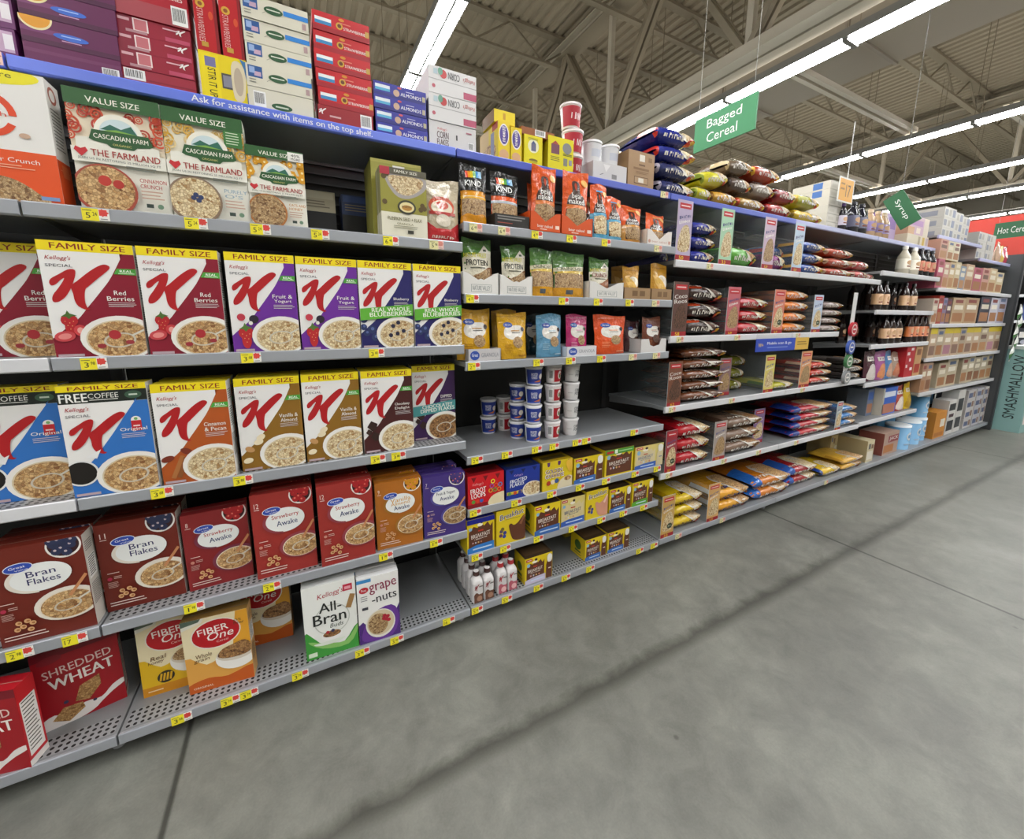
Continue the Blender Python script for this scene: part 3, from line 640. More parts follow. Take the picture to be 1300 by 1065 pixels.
# ------------------------------------------------------------------ organic boxes and neighbours (second shelf from top)
def farm(kind, more=None):
    bg = {'cin': '#f0e2c8', 'puri': '#f0ead6', 'oat': '#f2ecd8'}[kind]; sw = {'cin': '#d0502e', 'puri': '#d9a93e', 'oat': '#e0a020'}[kind]
    def d(p):
        p.rect(0, 0, 1, 1, '#eeece0'); p.rect(0, .5, 1, .87, bg)
        rr = random.Random(5)
        for i in range(26):
            x, y = rr.random(), .6+.26*rr.random(); r = .05+.04*rr.random()
            if kind == 'oat':
                p.poly([(x+r*math.cos(q*PI/3), y+r*.8*math.sin(q*PI/3)) for q in range(6)], sw); p.circ(x, y, r*.3, '#f4e2a8', 10)
            else:
                p.ring(x, y, r, r*.3, sw if i % 3 else '#b8392a' if kind == 'cin' else '#e8cf94'); p.ring(x, y, r*.45, r*.2, sw)
        p.rect(0, .87, 1, 1, '#2f5f30'); p.txt('VALUE SIZE', .5, .925, .56, .05, '#f1f1e4', bold=.04)
        if more: p.rect(.72, .87, 1, .985, '#f2f0ea'); p.txt('40%', .86, .945, .16, .035, '#3a3a34', bold=.03); p.txt('MORE', .86, .9, .16, .03, '#3a3a34', bold=.03)
        if kind == 'puri': p.rect(.74, .72, .98, .87, '#3e7a3a'); p.lines(.77, .85, .95, 5, .025, '#d6e4cc', .008)
        p.poly([(.06, .5), (.94, .5), (.94, .58), (.7, .62), (.3, .62), (.06, .6)], '#eeece0'); p.rect(0, .4, 1, .52, '#eeece0')
        p.ell(.52, .66, .26, .17, '#f3f0e2', a0=0, a1=PI); p.ell(.52, .67, .2, .12, '#cfe0e4', a0=0, a1=PI); p.poly([(.33, .69), (.44, .74), (.55, .71), (.66, .75), (.72, .68)], '#2e6a5a'); p.poly([(.34, .68), (.5, .7), (.72, .68)], '#7fae4a')
        p.poly([(.2, .6), (.24, .68), (.84, .68), (.88, .6), (.84, .585), (.7, .57), (.66, .545), (.42, .545), (.38, .57), (.24, .585)], '#2b5a30'); p.txt('CASCADIAN FARM', .54, .63, .58, .04, '#f3f1e4', bold=.03); p.txt('ORGANIC', .54, .572, .2, .018, '#d8d07a')
        p.poly([(.1, .44), (.03, .49), (.05, .52), (.1, .505), (.15, .52), (.17, .49)], '#cc2f36'); p.txt('THE FARMLAND', .57, .485, .74, .055, '#a82f2a', bold=.03)
        p.txt('JOIN US IN RESTORING 25 MILLION SQ FT', .5, .428, .88, .024, '#55605a', bold=.01); p.lines(.55, .395, .88, 2, .02, '#8a9088', .008)
        cx = .3
        p.circ(cx, .17, .34, '#a84a38' if kind == 'cin' else '#8a7460' if kind == 'puri' else '#b07038', 32); p.circ(cx, .175, .31, {'cin': FLAKE, 'puri': OAT, 'oat': CLUST}[kind], 32)
        if kind == 'cin': berry(p, .3, .25, .07, '#c0392e'); berry(p, .44, .23, .06, '#b8342c')
        if kind == 'puri':
            for x, y in ((.28, .19), (.34, .17), (.31, .22), (.37, .2)): berry(p, x, y, .035, '#34406a')
        l = {'cin': ('CINNAMON', 'CRUNCH', '#b0382c'), 'puri': ("PURELY", "O'S", '#8fa8b8'), 'oat': ('OATS AND', 'HONEY', '#c98a3a')}[kind]
        p.txt(l[0], .83, .29, .3, .035, l[2], bold=.03); p.txt(l[1], .8, .24, .24, .035, l[2], bold=.03); p.lines(.68, .19, .94, 3, .03, '#c8a08a', .01); p.rect(.72, .05, .8, .085, '#33413a'); p.circ(.88, .067, .035, '#6a8a70', 12)
    return d
def fb(kind, w, h, **k): return carton(w, h, .065, '#eae7da', farm(kind, **k), side_copy('#e6e3d4'), side_copy('#e6e3d4'), top_flaps('#2f5f30'), name='farm_'+kind)
G4 = 'organic cereal boxes with green tops'
put(fb('cin', .196, .3), NB, 'cream organic cinnamon crunch box with red swirls and green value size top', BX, .212, .012, Z1, 0, G4)
put(fb('puri', .194, .298), NB, 'cream organic oat rings box with yellow rings and green value size top', BX, .409, .012, Z1, 0, G4)
put(fb('oat', .16, .233, more='40'), NB, 'small cream organic oats and honey box with green top, beside the empty gap', BX, .587, .012, Z1, 0, G4)
def crush(p):
    p.rect(0, 0, 1, 1, '#eceae6'); p.rect(0, 0, 1, .4, '#e8551c'); p.ell(.3, .965, .66, .085, '#f0e41c'); p.txt('Over 60% More', .3, .965, .84, .042, '#6a6418', bold=.03)
    p.txt('Kashi', .1, .83, .3, .055, '#6a8478', bold=.03); p.ring(.45, .66, .26, .07, '#e2491e', a0=.0, a1=2*PI*.93); p.rect(.02, .58, .14, .66, '#e2491e'); p.poly([(.14, .53), (.34, .56), (.18, .68)], '#e2491e'); p.txt('crush', .47, .665, .3, .035, '#e2604a', bold=.0)
    p.rect(.06, .4, .36, .53, '#eeb0a0'); p.txt('10g', .2, .475, .2, .05, '#8a2a1a', bold=.02); p.rect(.1, .42, .32, .432, '#9a3a2a'); p.txt('Peanut Butter Crunch', .42, .325, .84, .036, '#f6e8de', bold=.02); p.lines(.1, .28, .8, 2, .02, '#f0b090', .007)
    p.poly(smooth([(0, .16), (.2, .21), (.4, .2), (.6, .17), (.78, .08), (.84, .0), (0, 0)], 3), CLUST); p.rect(.8, .03, .97, .06, '#7a9ac8'); p.ell(.75, .52, .05, .02, '#c9a890')
def crush_side(p):
    p.rect(0, 0, 1, 1, '#e9e7e2'); p.rect(0, 0, 1, .38, '#dd4f1a'); p.ring(.45, .9, .3, .1, '#b06a5a'); p.lines(.15, .78, .85, 12, .028, '#55534f', .008); p.rect(.15, .3, .85, .304, '#f0a080'); p.rect(.3, .25, .8, .35, '#e87a4a')
m_cr = carton(.205, .312, .07, '#e9e7e2', crush, crush_side, crush_side, top_flaps('#e9e7e2'), name='crush')
put(m_cr, NB, 'white and orange crunch cereal box with a big orange ring at the left edge', BX, -.022, .012, Z1, 0)
# olive multi-pack and granola box beside the gap
def olive(p): p.rect(0, 0, 1, 1, '#a8a44a'); p.rect(.42, .78, .66, .95, '#e8e6da'); p.bars(.44, .8, .64, .94); p.rect(0, .96, 1, 1, '#bdb95c')
m_ol = carton(.19, .292, .16, '#9a9644', olive, name='olive_case')
put(m_ol, 'display_case', 'olive green cardboard case with a barcode standing behind the granola box', 'cardboard case', .99, .1, Z1, 0)
def pump(p):
    p.rect(0, 0, 1, 1, '#e4e0cc'); p.rect(0, .36, 1, 1, '#98933a'); p.poly(smooth([(.1, .88), (.3, .62), (.6, .58), (.95, .72), (.98, .9), (.5, .95)], 4), '#a9a2a0'); p.poly(smooth([(.16, .86), (.35, .66), (.62, .63), (.88, .75), (.9, .88), (.5, .9)], 4), OAT)
    for x, y in ((.08, .86), (.14, .9), (.9, .5), (.86, .44), (.08, .5), (.94, .46)): p.circ(x, y, .055, '#5c4a24', 10)
    p.rect(0, .91, 1, 1, '#5a5644'); p.txt('FAMILY SIZE', .55, .955, .5, .04, '#f0eee0', bold=.03); p.rect(0, .89, .2, 1, '#b02a3a')
    p.ell(.55, .45, .2, .105, '#3a3a2c'); p.ell(.55, .45, .16, .075, '#e8d9a0'); p.ell(.55, .44, .11, .04, '#c08a3a'); p.txt("NATURE'S PATH", .55, .455, .22, .03, '#2c2a20', bold=.02)
    p.txt('PUMPKIN SEED + FLAX', .5, .27, .74, .05, '#6a6434', bold=.02); p.txt('GRANOLA', .5, .2, .36, .03, '#7a7440'); p.lines(.25, .16, .8, 2, .025, '#8a8668', .008); p.rect(.55, .06, .68, .11, '#3c3c30')
def plas(p): p.rect(0, 0, 1, 1, '#8d8a62'); p.rect(0, .0, 1, .36, '#cfcbb8'); p.rect(.3, 0, .42, 1, '#b8b5a2')
m_pu = carton(.168, .238, .085, '#8c883c', pump, plas, plas, top_flaps('#5a5644'), name='granola_carton')
put(m_pu, NB, 'olive and cream pumpkin seed granola box with family size band', 'granola box', .992, .004, Z1, 0)
for x, c, l in ((.70, '#c9c0a4', 'tan'), (.87, '#2c3e6a', 'dark blue')):
    def cs(p, c=c): p.rect(0, 0, 1, .62, '#232527'); p.rect(.04, .86, .96, .98, '#d6cfb8' if c != '#2c3e6a' else '#3f5690'); p.lines(.1, .8, .9, 3, .05, '#8a8070', .02)
    put(carton(.17 if x < .8 else .12, .21, .1, c, cs, name='case_'+l.replace(' ', '_')), 'display_case', l+' carton standing at the back of the half empty shelf under the snack boxes', 'carton', x, .33, Z1, 0)

# ------------------------------------------------------------------ lowest shelf of the first bays
def wheat(p):
    p.rect(0, 0, 1, 1, '#a0121e'); p.rect(0, .9, 1, 1, '#7a1020'); p.ell(.2, .88, .14, .05, '#8a1c28', rot=.1)
    p.txt('SHREDDED', .5, .72, .8, .1, '#e8cfc8', rot=.06, bold=.02); p.txt('WHEAT', .53, .57, .76, .13, '#f2ece6', rot=.06, bold=.06)
    p.poly(smooth([(0, 0), (0, .12), (.15, .17), (.3, .1), (.5, .18), (.7, .16), (.85, .26), (1, .3), (1, .24), (.85, .18), (.7, .1), (.6, .04), (.4, .0)], 3), '#e9e4e0')
    p.poly([(.4, .24), (.48, .42), (.72, .48), (.72, .34), (.56, .2)], cereal('#a87c48', '#c9a26a', '#8a5e30', 160)); p.poly([(.12, .1), (.26, .22), (.48, .2), (.5, .12), (.3, .02)], cereal('#a87c48', '#c9a26a', '#8a5e30', 160)); berry(p, .3, .28, .03, '#3a3352'); berry(p, .62, .16, .025, '#3a3352')
def wheat_side(p): p.rect(0, 0, 1, 1, '#c01a26'); p.rect(.1, .12, .9, .8, '#eceae6'); p.lines(.16, .77, .84, 14, .045, '#4a4440', .014); p.rect(0, 0, 1, .08, '#e9e4e0')
m_sw = carton(.196, .272, .06, '#b01622', wheat, wheat_side, wheat_side, top_flaps('#b01622'), name='shredded_wheat')
G5 = 'cereal boxes on the lowest shelf'
put(m_sw, NB, 'red shredded wheat box leaning back in the shadow', BX, -.117, .12, Z5, 13, G5, rx=-2)
o = put(m_sw, NB, 'red shredded wheat box turned aside and cut by the left edge', BX, -.285, .0, Z5, -14, G5)
def fiber(hon):
    def d(p):
        p.rect(0, 0, 1, 1, '#ecdfb8'); p.poly(smooth([(0, .0), (0, .5), (.3, .36), (.6, .42), (1, .3), (1, 0)], 3), '#e0b51c' if hon else '#dfa34a'); p.rect(0, 0, 1, .12, '#cf8a1c' if hon else '#c9601c')
        if not hon: p.poly(smooth([(0, .12), (.3, .17), (.6, .13), (1, .2), (1, 0), (0, 0)], 3), '#c45a18')
        p.poly([(0, .93), (0, 1), (.3, 1), (.26, .96)], '#5a6a5c'); p.poly([(.0, .88), (.0, .93), (.26, .96), (.3, 1), (.34, 1), (.3, .94)], '#e8e6d8'); p.poly([(.82, 1), (.72, .5), (.86, .3), (1, .35), (1, 1)], '#e2a22e' if not hon else '#d8b03a')
        p.ell(.5, .76, .38, .2, '#f0e6d8', rot=.1); p.ell(.5, .76, .36, .185, '#b8141e', rot=.1); p.txt('FIBER', .46, .82, .46, .085, '#f6efe8', rot=.08, bold=.03); p.txt('One', .56, .735, .4, .105, '#f6efe8', rot=.08, shear=.25, bold=.02); p.txt('Cereal', .58, .65, .18, .03, '#f0c8c0', rot=.08)
        p.txt('Real' if hon else 'Whole', .28, .5, .24, .055, '#6a4418', rot=.08, shear=.2); p.txt('honey' if hon else 'grain', .24, .44, .24, .055, '#6a4418', rot=.08, shear=.2)
        p.ell(.76, .38, .32, .17, '#f0eee8'); p.ell(.76, .43, .3, .1, '#d8cfc0'); p.poly(smooth([(.48, .43), (.56, .52), (.74, .56), (.92, .58), (1.04, .46), (.9, .38), (.62, .38)], 3), BRAN if not hon else CLUST)
        if hon:
            p.ell(.36, .22, .13, .08, '#2a2418', rot=.3)
            for i in range(4): p.line(.27+.05*i, .17, .3+.05*i, .27, .006, '#d8a81c')
        (p.rect(.08, .06, .3, .075, '#f0d8b0') if hon else p.txt('ORIGINAL', .22, .07, .3, .026, '#f4e4d0', bold=.03))
        p.txt('65%', .84, .88, .12, .03, '#6a4a10', bold=.02); p.txt('Fiber', .86, .84, .16, .035, '#5a3a10', bold=.02)
    return d
m_fh = carton(.19, .28, .058, '#d8a828', fiber(True), side_copy('#e4c060'), side_copy('#e4c060'), top_flaps('#8a7a4a'), name='fiber_honey')
m_fo = carton(.196, .288, .058, '#d88a28', fiber(False), side_copy('#d8a868'), side_copy('#e4c060'), top_flaps('#b08848'), name='fiber_original')
put(m_fh, NB, 'yellow honey fiber cereal box with red oval, partly behind the orange one', BX, .128, .1, Z5, -3, G5, rx=-3)
put(m_fo, NB, 'orange original fiber cereal box with red oval in front', BX, .272, .036, Z5, -5, G5)
put(m_fo, NB, 'orange fiber cereal box standing behind, seen only by its right half', BX, .398, .19, Z5, -3, G5)
def allb(p):
    p.rect(0, 0, 1, 1, '#eef0ec'); p.poly(smooth([(0, 0), (0, .38), (.15, .3), (.35, .16), (.7, .12), (1, .34), (1, 0)], 3), '#3f9a3c'); p.poly(smooth([(.05, .26), (.3, .12), (.8, .08), (1, .26), (1, .33), (.75, .14), (.4, .18)], 3), '#8cc46a')
    p.txt("Kellogg's", .52, .85, .5, .09, '#b01a30', rot=.12, shear=.25); p.rect(.76, .84, .94, .93, '#c02040'); p.rect(.79, .86, .91, .9, '#e8a8b0')
    p.ring(.52, .5, .34, .02, '#c8ccc4'); p.txt('All-', .5, .68, .42, .13, '#1f2422', bold=.03); p.txt('Bran', .48, .53, .62, .15, '#1f2422', bold=.03); p.txt('Buds', .6, .41, .26, .055, '#3a4a3c', shear=.2)
    p.ell(.5, .28, .2, .07, '#f4f4f2'); p.ell(.5, .3, .17, .045, BRAN); berry(p, .42, .33, .035, '#b02030'); berry(p, .52, .34, .035, '#2c3054'); p.ell(.45, .21, .3, .05, '#e4ece0', a0=PI, a1=2*PI); p.line(.84, .6, .94, .78, .02, '#a07a4a')
    p.rect(.04, .04, .2, .1, '#d8e8d0')
m_ab = carton(.19, .312, .062, '#e8eae6', allb, side_copy('#e8eae6'), side_copy('#e8eae6'), top_flaps('#dcdedc'), name='bran_buds')
def grape(p):
    p.rect(0, 0, 1, 1, '#efefec'); p.poly([(0, 0), (0, .3), (.1, .34), (.3, .2), (.7, .16), (1, .5), (1, 0)], '#4c2a7a'); p.poly(smooth([(.05, .12), (.2, .02), (.8, .02), (.98, .3), (.8, .5), (.3, .42)], 3), '#6a3a98')
    p.rect(0, .93, .34, .98, '#3a8ac8'); p.ell(.16, .82, .11, .045, '#c02030', rot=.1); p.txt('Post', .16, .82, .12, .035, '#f4eeee', bold=.02)
    p.txt('grape', .62, .81, .66, .15, '#8a2a4a', rot=.07, bold=.02); p.txt('-nuts', .64, .65, .6, .1, '#2a2a30', rot=.07, bold=.02); p.lines(.08, .72, .26, 3, .03, '#77757c', .01); p.rect(.1, .52, .24, .56, '#3a3a44')
    p.ell(.52, .26, .36, .22, '#e8e6de', rot=.1); p.ell(.52, .27, .33, .195, '#d8c9a8', rot=.1); p.ell(.46, .26, .24, .16, CLUST, rot=.1)
    for x, y in ((.62, .36), (.7, .34), (.66, .3), (.72, .28), (.6, .32)): berry(p, x, y, .05, '#b8283a')
m_gn = carton(.162, .295, .058, '#ececea', grape, side_copy('#e8e8e6'), side_copy('#e8e8e6'), top_flaps('#d8d8d8'), name='nut_cereal')
for i, y in enumerate((.002, .07, .138)):
    w_ = ('at the shelf front', 'second from the shelf front', 'third from the shelf front')[i]
    put(m_ab, NB, 'white and green bran buds box, '+w_, BX, .64, y, Z5, -3, 'white and green bran boxes in a file')
    if i < 2: put(m_gn, NB, 'white and purple nut cereal box with berries, '+w_, BX, .82, y-.012, Z5, -3, 'white and purple nut cereal boxes in a file')

def redpouch(p):
    p.rect(0, 0, 1, 1, '#b8ab90'); p.rect(0, .9, 1, .91, '#a0947c'); p.poly([(0, 0), (0, .34), (.3, .2), (.7, .2), (1, .34), (1, 0)], '#bf2a30'); p.ell(.5, .56, .36, .17, '#c8573c'); p.ell(.5, .54, .3, .12, '#d8cdb4'); p.ell(.5, .58, .18, .07, '#b8442c')
    p.scr(.5, .7, .5, .05, '#b04a34', 8); p.rect(.14, .42, .86, .47, '#b03a34'); p.ell(.5, .33, .2, .1, '#ddd3c0'); p.scr(.5, .07, .6, .05, '#e8c8c0', 8)
# ------------------------------------------------------------------ snack boxes on the top shelf
def lie(w, h, d, body, front, name, bottom=None): return carton(w, h, d, body, front, lambda p: p.rect(.1, .2, .9, .8, body), lambda p: p.rect(.1, .2, .9, .8, body), name=name, bottom=bottom)
def stack(me, name, what, cat, x, h, n, group, y=.075, rz=0, z0=ZT, names=None, jit=.004):
    for i in range(n):
        w = ('lowest', 'second up', 'third up', 'fourth up', 'fifth up', 'sixth up')[i]
        if i == n-1: w = 'topmost'
        put(me if not isinstance(me, list) else me[min(i, len(me)-1)], name, what+', '+w, cat, x+R.uniform(-jit, jit), y+R.uniform(0, .006), z0+i*(h+.0012), rz, group)
SB = 'snack bar box'
def orange_slice(p):
    p.rect(0, 0, 1, 1, '#641a50'); p.rect(0, .0, 1, .2, '#4e1440'); p.rect(0, .42, .4, .6, '#7d3a70')
    p.ell(.16, 1.0, .17, .5, '#f0e0b0', a0=PI, a1=2*PI); p.ell(.16, 1.0, .15, .42, '#e8a02a', a0=PI, a1=2*PI); p.ell(.5, .45, .18, .13, '#3c6ad0', rot=-.02); p.rect(.4, .46, .6, .5, '#a8c4f4'); p.rect(.4, .26, .6, .3, '#d8a8cc')
def plainp(p): p.rect(0, 0, 1, 1, '#681c52'); p.rect(0, .55, 1, .72, '#74305f'); p.bars(.78, .05, .97, .5)
m_pf = lie(.192, .062, .2, '#5c1848', orange_slice, 'purple_box'); m_pp = lie(.192, .05, .2, '#5c1848', plainp, 'purple_box_plain')
m_pw = lie(.16, .07, .2, '#6a2a64', lambda p: (p.rect(0, 0, 1, 1, '#6e2f68'), p.rect(.6, .2, .97, .9, '#c9a8c4'), p.rect(.86, .3, .97, .8, '#f0eaf0')), 'lilac_box')
stack(m_pw, 'snack_bar_box', 'lilac snack box cut by the left edge of the picture', SB, -.06, .07, 3, 'lilac snack boxes', rz=0)
put(m_pp, 'snack_bar_box', 'plain purple raisin box with a barcode, lowest of its stack', SB, .128, .076, ZT, 0, 'purple boxes with orange slices')
for i in range(3): put(m_pf, 'snack_bar_box', 'purple box with an orange slice, '+('directly above the plain purple one', 'second above the plain purple one', 'topmost of its stack')[i], SB, .128+.003*i, .077, ZT+.0512+i*.0632, 0, 'purple boxes with orange slices')
def kbar(p):
    p.rect(0, 0, 1, 1, '#9a1230'); p.rect(0, .0, .26, 1, '#8a1a34'); p.rect(.22, .22, .42, .96, '#f0dcdc'); p.rect(.24, .28, .4, .9, '#c87078'); p.rect(.03, .7, .18, .86, '#d8a8b0'); p.rect(.12, .08, .4, .24, '#b88890')
    p.rect(.64, .05, .98, .3, '#c04a68'); klogo(p, '#f6eeee', .78, .1, .22, 1.0); p.rect(.62, .72, .8, .8, '#e8b8c0')
def kbart(p): p.rect(0, 0, 1, 1, '#b01228'); p.rect(0, 0, 1, .5, '#a84650'); p.circ(.4, .94, .05, '#d8a03a', 14); p.txt('STRAWBERRIES', .68, .86, .5, .16, '#f0dcdc', bold=.04); p.bars(.76, .05, .98, .62)
def kbarb(p): p.rect(0, 0, 1, 1, '#a0263a'); p.rect(0, .35, 1, .45, '#8a1a2e'); p.bars(.02, .3, .3, .95)
m_kb, m_kt, m_k0 = lie(.168, .044, .2, '#8a1230', kbar, 'bar_box'), lie(.168, .085, .2, '#b01228', kbart, 'bar_box_strawberry'), lie(.168, .042, .2, '#8a1230', kbarb, 'bar_box_plain')
xk = .308
put(m_k0, 'snack_bar_box', 'crimson bar box with a barcode, lowest of its stack beside the purple boxes', SB, xk, .08, ZT, 0, 'crimson bar boxes')
for i in range(3): put(m_kb, 'snack_bar_box', 'crimson bar box with a small white logo, '+('first', 'second', 'third')[i]+' above the barcode box', SB, xk, .079+.002*i, ZT+.0432+i*.0452, 0, 'crimson bar boxes')
put(m_kt, 'snack_bar_box', 'red strawberry box lying on top of the crimson bar boxes', SB, xk+.002, .079, ZT+.0432+3*.0452, 0, 'red strawberry boxes')
put(m_kt, 'snack_bar_box', 'red strawberry box at the very top of the crimson stack, cut by the picture edge', SB, xk+.004, .079, ZT+.0432+3*.0452+.0862, 0, 'red strawberry boxes')
def stir(p):
    p.rect(0, 0, 1, 1, '#ecd40e'); p.rect(.02, .03, .4, .96, '#f2dc10'); p.rect(.12, .7, .34, .9, '#7a78a8'); p.txt('STIR IT UP', .24, .37, .6*p.H/p.W, .16*p.W/p.H, '#2a2616', rot=-PI/2, bold=.03)
    p.rect(.44, .3, .66, .62, '#55524a'); p.rect(.47, .34, .66, .58, '#8a8a9a'); p.poly(smooth([(.68, .14), (.66, .8), (.8, .94), (.94, .8), (.96, .5), (.88, .12)], 3), '#e2d6b4'); p.ell(.8, .5, .1, .3, '#c0b09a'); p.poly([(.86, 1), (1, .95), (1, .42), (.94, .8)], '#3a78b0'); p.rect(.96, .0, 1, .3, '#4a6a9a')
m_st = lie(.122, .134, .12, '#e2c80e', stir, 'stir_box')
put(m_st, 'snack_bar_box', 'bright yellow stir it up box under the two upright red boxes', SB, .468, .078, ZT, 0)
def upright(p):
    p.rect(0, 0, 1, 1, '#c0121e'); p.rect(.86, 0, 1, 1, '#8a0e18'); p.rect(.12, .86, .5, 1, '#4a9ad0'); p.rect(.5, .86, .66, 1, '#e8f0f4'); p.circ(.3, .66, .2, '#d8a83a', 16); p.circ(.3, .66, .1, '#8a4a1e', 12); p.txt('STRAWBERRIES', .26, .36, 1.6, .13*p.W/p.H*2, '#e8b0b0', rot=-PI/2, bold=.02); p.rect(.2, .06, .5, .13, '#c89a3a'); p.ell(.72, .52, .1, .06, '#d8502a')
m_up = lie(.056, .19, .12, '#b0101c', upright, 'upright_red')
put(m_up, 'snack_bar_box', 'red strawberry box standing on end on the yellow box, left one', SB, .436, .08, ZT+.1352, 0, 'red boxes standing on end')
put(m_up, 'snack_bar_box', 'red strawberry box standing on end on the yellow box, right one', SB, .499, .08, ZT+.1352, 0, 'red boxes standing on end')
def cfarm(p):
    p.rect(0, 0, 1, 1, '#dedac8'); p.rect(.03, .42, .24, .94, '#2e5a9a'); p.rect(.12, .5, .22, .7, '#c8a8c0'); p.rect(.05, .6, .13, .88, '#9ab4e0'); p.rect(.62, .5, 1, .72, '#2f86d8'); p.ell(.47, .56, .14, .18, '#2f5a38'); p.rect(.37, .55, .57, .6, '#dfe6d4'); p.lines(.04, .3, .16, 2, .12, '#8a8a80', .04); p.rect(.9, .12, .96, .4, '#b89a9a'); p.line(.3, .34, .36, .46, .001, '#8a8a7a')
def cfarm0(p): p.rect(0, 0, 1, 1, '#dcd8c6'); p.bars(.08, .15, .26, .85); p.ell(.5, .3, .16, .16, '#2f5a38'); p.rect(.4, .26, .6, .33, '#c8d4be')
m_cf, m_c0 = lie(.186, .064, .2, '#d6d2c0', cfarm, 'white_bar_box'), lie(.186, .064, .2, '#d6d2c0', cfarm0, 'white_bar_box_plain')
stack([m_c0, m_cf], 'snack_bar_box', 'white bar box with blue stripe and green badge', SB, .622, .064, 5, 'white bar boxes', jit=.003)
def straw(p):
    p.rect(0, 0, 1, 1, '#c81420'); p.rect(0, 0, 1, .26, '#a41424'); p.rect(.04, .52, .32, .7, '#eef2f4'); p.rect(.04, .34, .32, .52, '#3a8ac0'); p.circ(.46, .5, .06, '#d8a83a', 16); p.circ(.46, .5, .035, '#6a3a1e', 12); p.txt('STRAWBERRIES', .74, .42, .42, .16, '#f4e4e0', bold=.05); p.rect(.46, .64, .66, .7, '#e07a6a'); p.ell(.5, .84, .05, .08, '#d8902a'); p.rect(.92, .3, .99, .62, '#c8a04a')
def straw0(p): p.rect(0, 0, 1, 1, '#9a1a26'); p.bars(.76, .1, .97, .92); klogo(p, '#f4eeee', .0, .1, .2, .9); p.rect(.2, .4, .4, .5, '#d8a8a8')
m_ss, m_s0 = lie(.18, .056, .2, '#b0101c', straw, 'red_bar_box'), lie(.18, .056, .2, '#8a1220', straw0, 'red_bar_box_plain')
stack([m_s0, m_ss], 'snack_bar_box', 'red strawberry bar box lying flat beside the blue almond boxes', SB, .82, .056, 6, 'flat red bar boxes', jit=.003)
def almond(p): p.rect(0, 0, 1, 1, '#2c2f9c'); p.rect(0, 0, 1, .24, '#24267e'); p.rect(.03, .56, .3, .8, '#e6eef4'); p.rect(.03, .36, .3, .56, '#5ab0d8'); p.circ(.42, .4, .06, '#c8a890', 14); p.txt('ALMONDS', .7, .4, .4, .26, '#f0f0fa', bold=.04); p.rect(.6, .64, .76, .7, '#c0c0e8'); p.ell(.48, .82, .04, .08, '#d0505a'); p.rect(.92, .2, .98, .6, '#b8b090')
m_al = lie(.192, .044, .2, '#24267e', almond, 'blue_bar_box')
stack(m_al, 'snack_bar_box', 'blue almond bar box', SB, 1.012, .044, 4, 'blue almond bar boxes', jit=.002)
def cornu(p):
    p.rect(0, 0, 1, 1, '#dcdada'); p.rect(0, .5, 1, .53, '#a8a6a6'); p.rect(.72, .04, 1, .3, '#b8506e'); p.circ(.1, .26, .035, '#c05a6a', 12); p.ell(.3, .76, .07, .16, '#c03a3a'); p.ell(.24, .84, .05, .14, '#6aa08a'); p.txt('CORN', .52, .76, .24, .26, '#55555a', rot=PI, bold=.02); p.txt("Kellogg's", .84, .76, .26, .2, '#c0504a', rot=PI, shear=.2); p.rect(.1, .7, .18, .9, '#b8ccd4')
def corn0(p): p.rect(0, 0, 1, 1, '#d6d4d4'); p.txt('CORN', .28, .5, .24, .26, '#4a2a2a', bold=.03); p.txt('FLAKES', .28, .22, .24, .24, '#4a2a2a', bold=.03); p.txt("Kellogg's", .27, .72, .2, .12, '#c03a3a', shear=.2); p.bars(.82, .08, .95, .42); p.rect(.56, .4, .59, .6, '#3a3a3a'); p.rect(.78, .74, .9, .8, '#b07080')
m_co, m_c0b = lie(.196, .094, .2, '#cfcdcd', cornu, 'corn_box'), lie(.196, .094, .2, '#cfcdcd', corn0, 'corn_box_plain')
stack([m_c0b, m_co], 'cereal_box', 'white and grey corn flakes box lying upside down', BX, 1.216, .094, 3, 'white corn flakes boxes', jit=.002, y=.078)
# ------------------------------------------------------------------ pouches, trays, cups, bottles
def span(a, b, z, y=0.01):
    xa, xb = X_(a, z, y), X_(b, z, y); return (xa+xb)/2, xb-xa
def pouch(w, h, d, base, front=None, name='pouch', sd=1, top=.05, back=None, lean=0.0, mfn=None):
    """Stand-up foil pouch: gusseted base, flat crimped top; base centre of the front at the origin."""
    g = G(); base = foil(base) if isinstance(base, str) else base
    nu, nv = 8, 10
    def t(u, v):
        e = max(0, math.sin(PI*u))**.55; gv = min(1, .72+2.2*v)*max(.03, 1-max(0, (v-.3)/.62)**1.4) if v < .92 else .03
        return d/2*(e*.97+.03)*gv
    def pos(u, v, s):
        q = noise.noise(Vector((u*3.1+sd*7.3, v*3.7+s, sd*1.7)))
        x = (u-.5)*w*(1-.05*math.sin(PI*min(1, v*1.1)))+.004*q
        wob = .012*w/.17*math.sin(3.1*u+sd*2)*v*v
        return Vector((x+lean*v*h, d/2-s*t(u, v)+wob*.6+s*.004*q, v*h+(.006*math.sin(5*u+sd) if v > .95 else 0)))
    for s in (1, -1): g.grid(lambda u, v: pos(u if s > 0 else 1-u, v, s), nu, nv, mfn if (mfn and s > 0) else base)
    g.face([pos(i/nu, 0, 1) for i in range(nu+1)]+[pos(i/nu, 0, -1) for i in range(nu, -1, -1)], base)
    def S_(u, v):
        p = pos(u, v, 1); a = pos(min(1, u+.01), v, 1)-pos(max(0, u-.01), v, 1); b = pos(u, min(1, v+.01), 1)-pos(u, max(0, v-.01), 1)
        return p, a.cross(b).normalized()
    if front: p = P(g, S_, w, h, nu, nv, e=.0004); p.fo = True; front(p)
    return g.mesh(name)
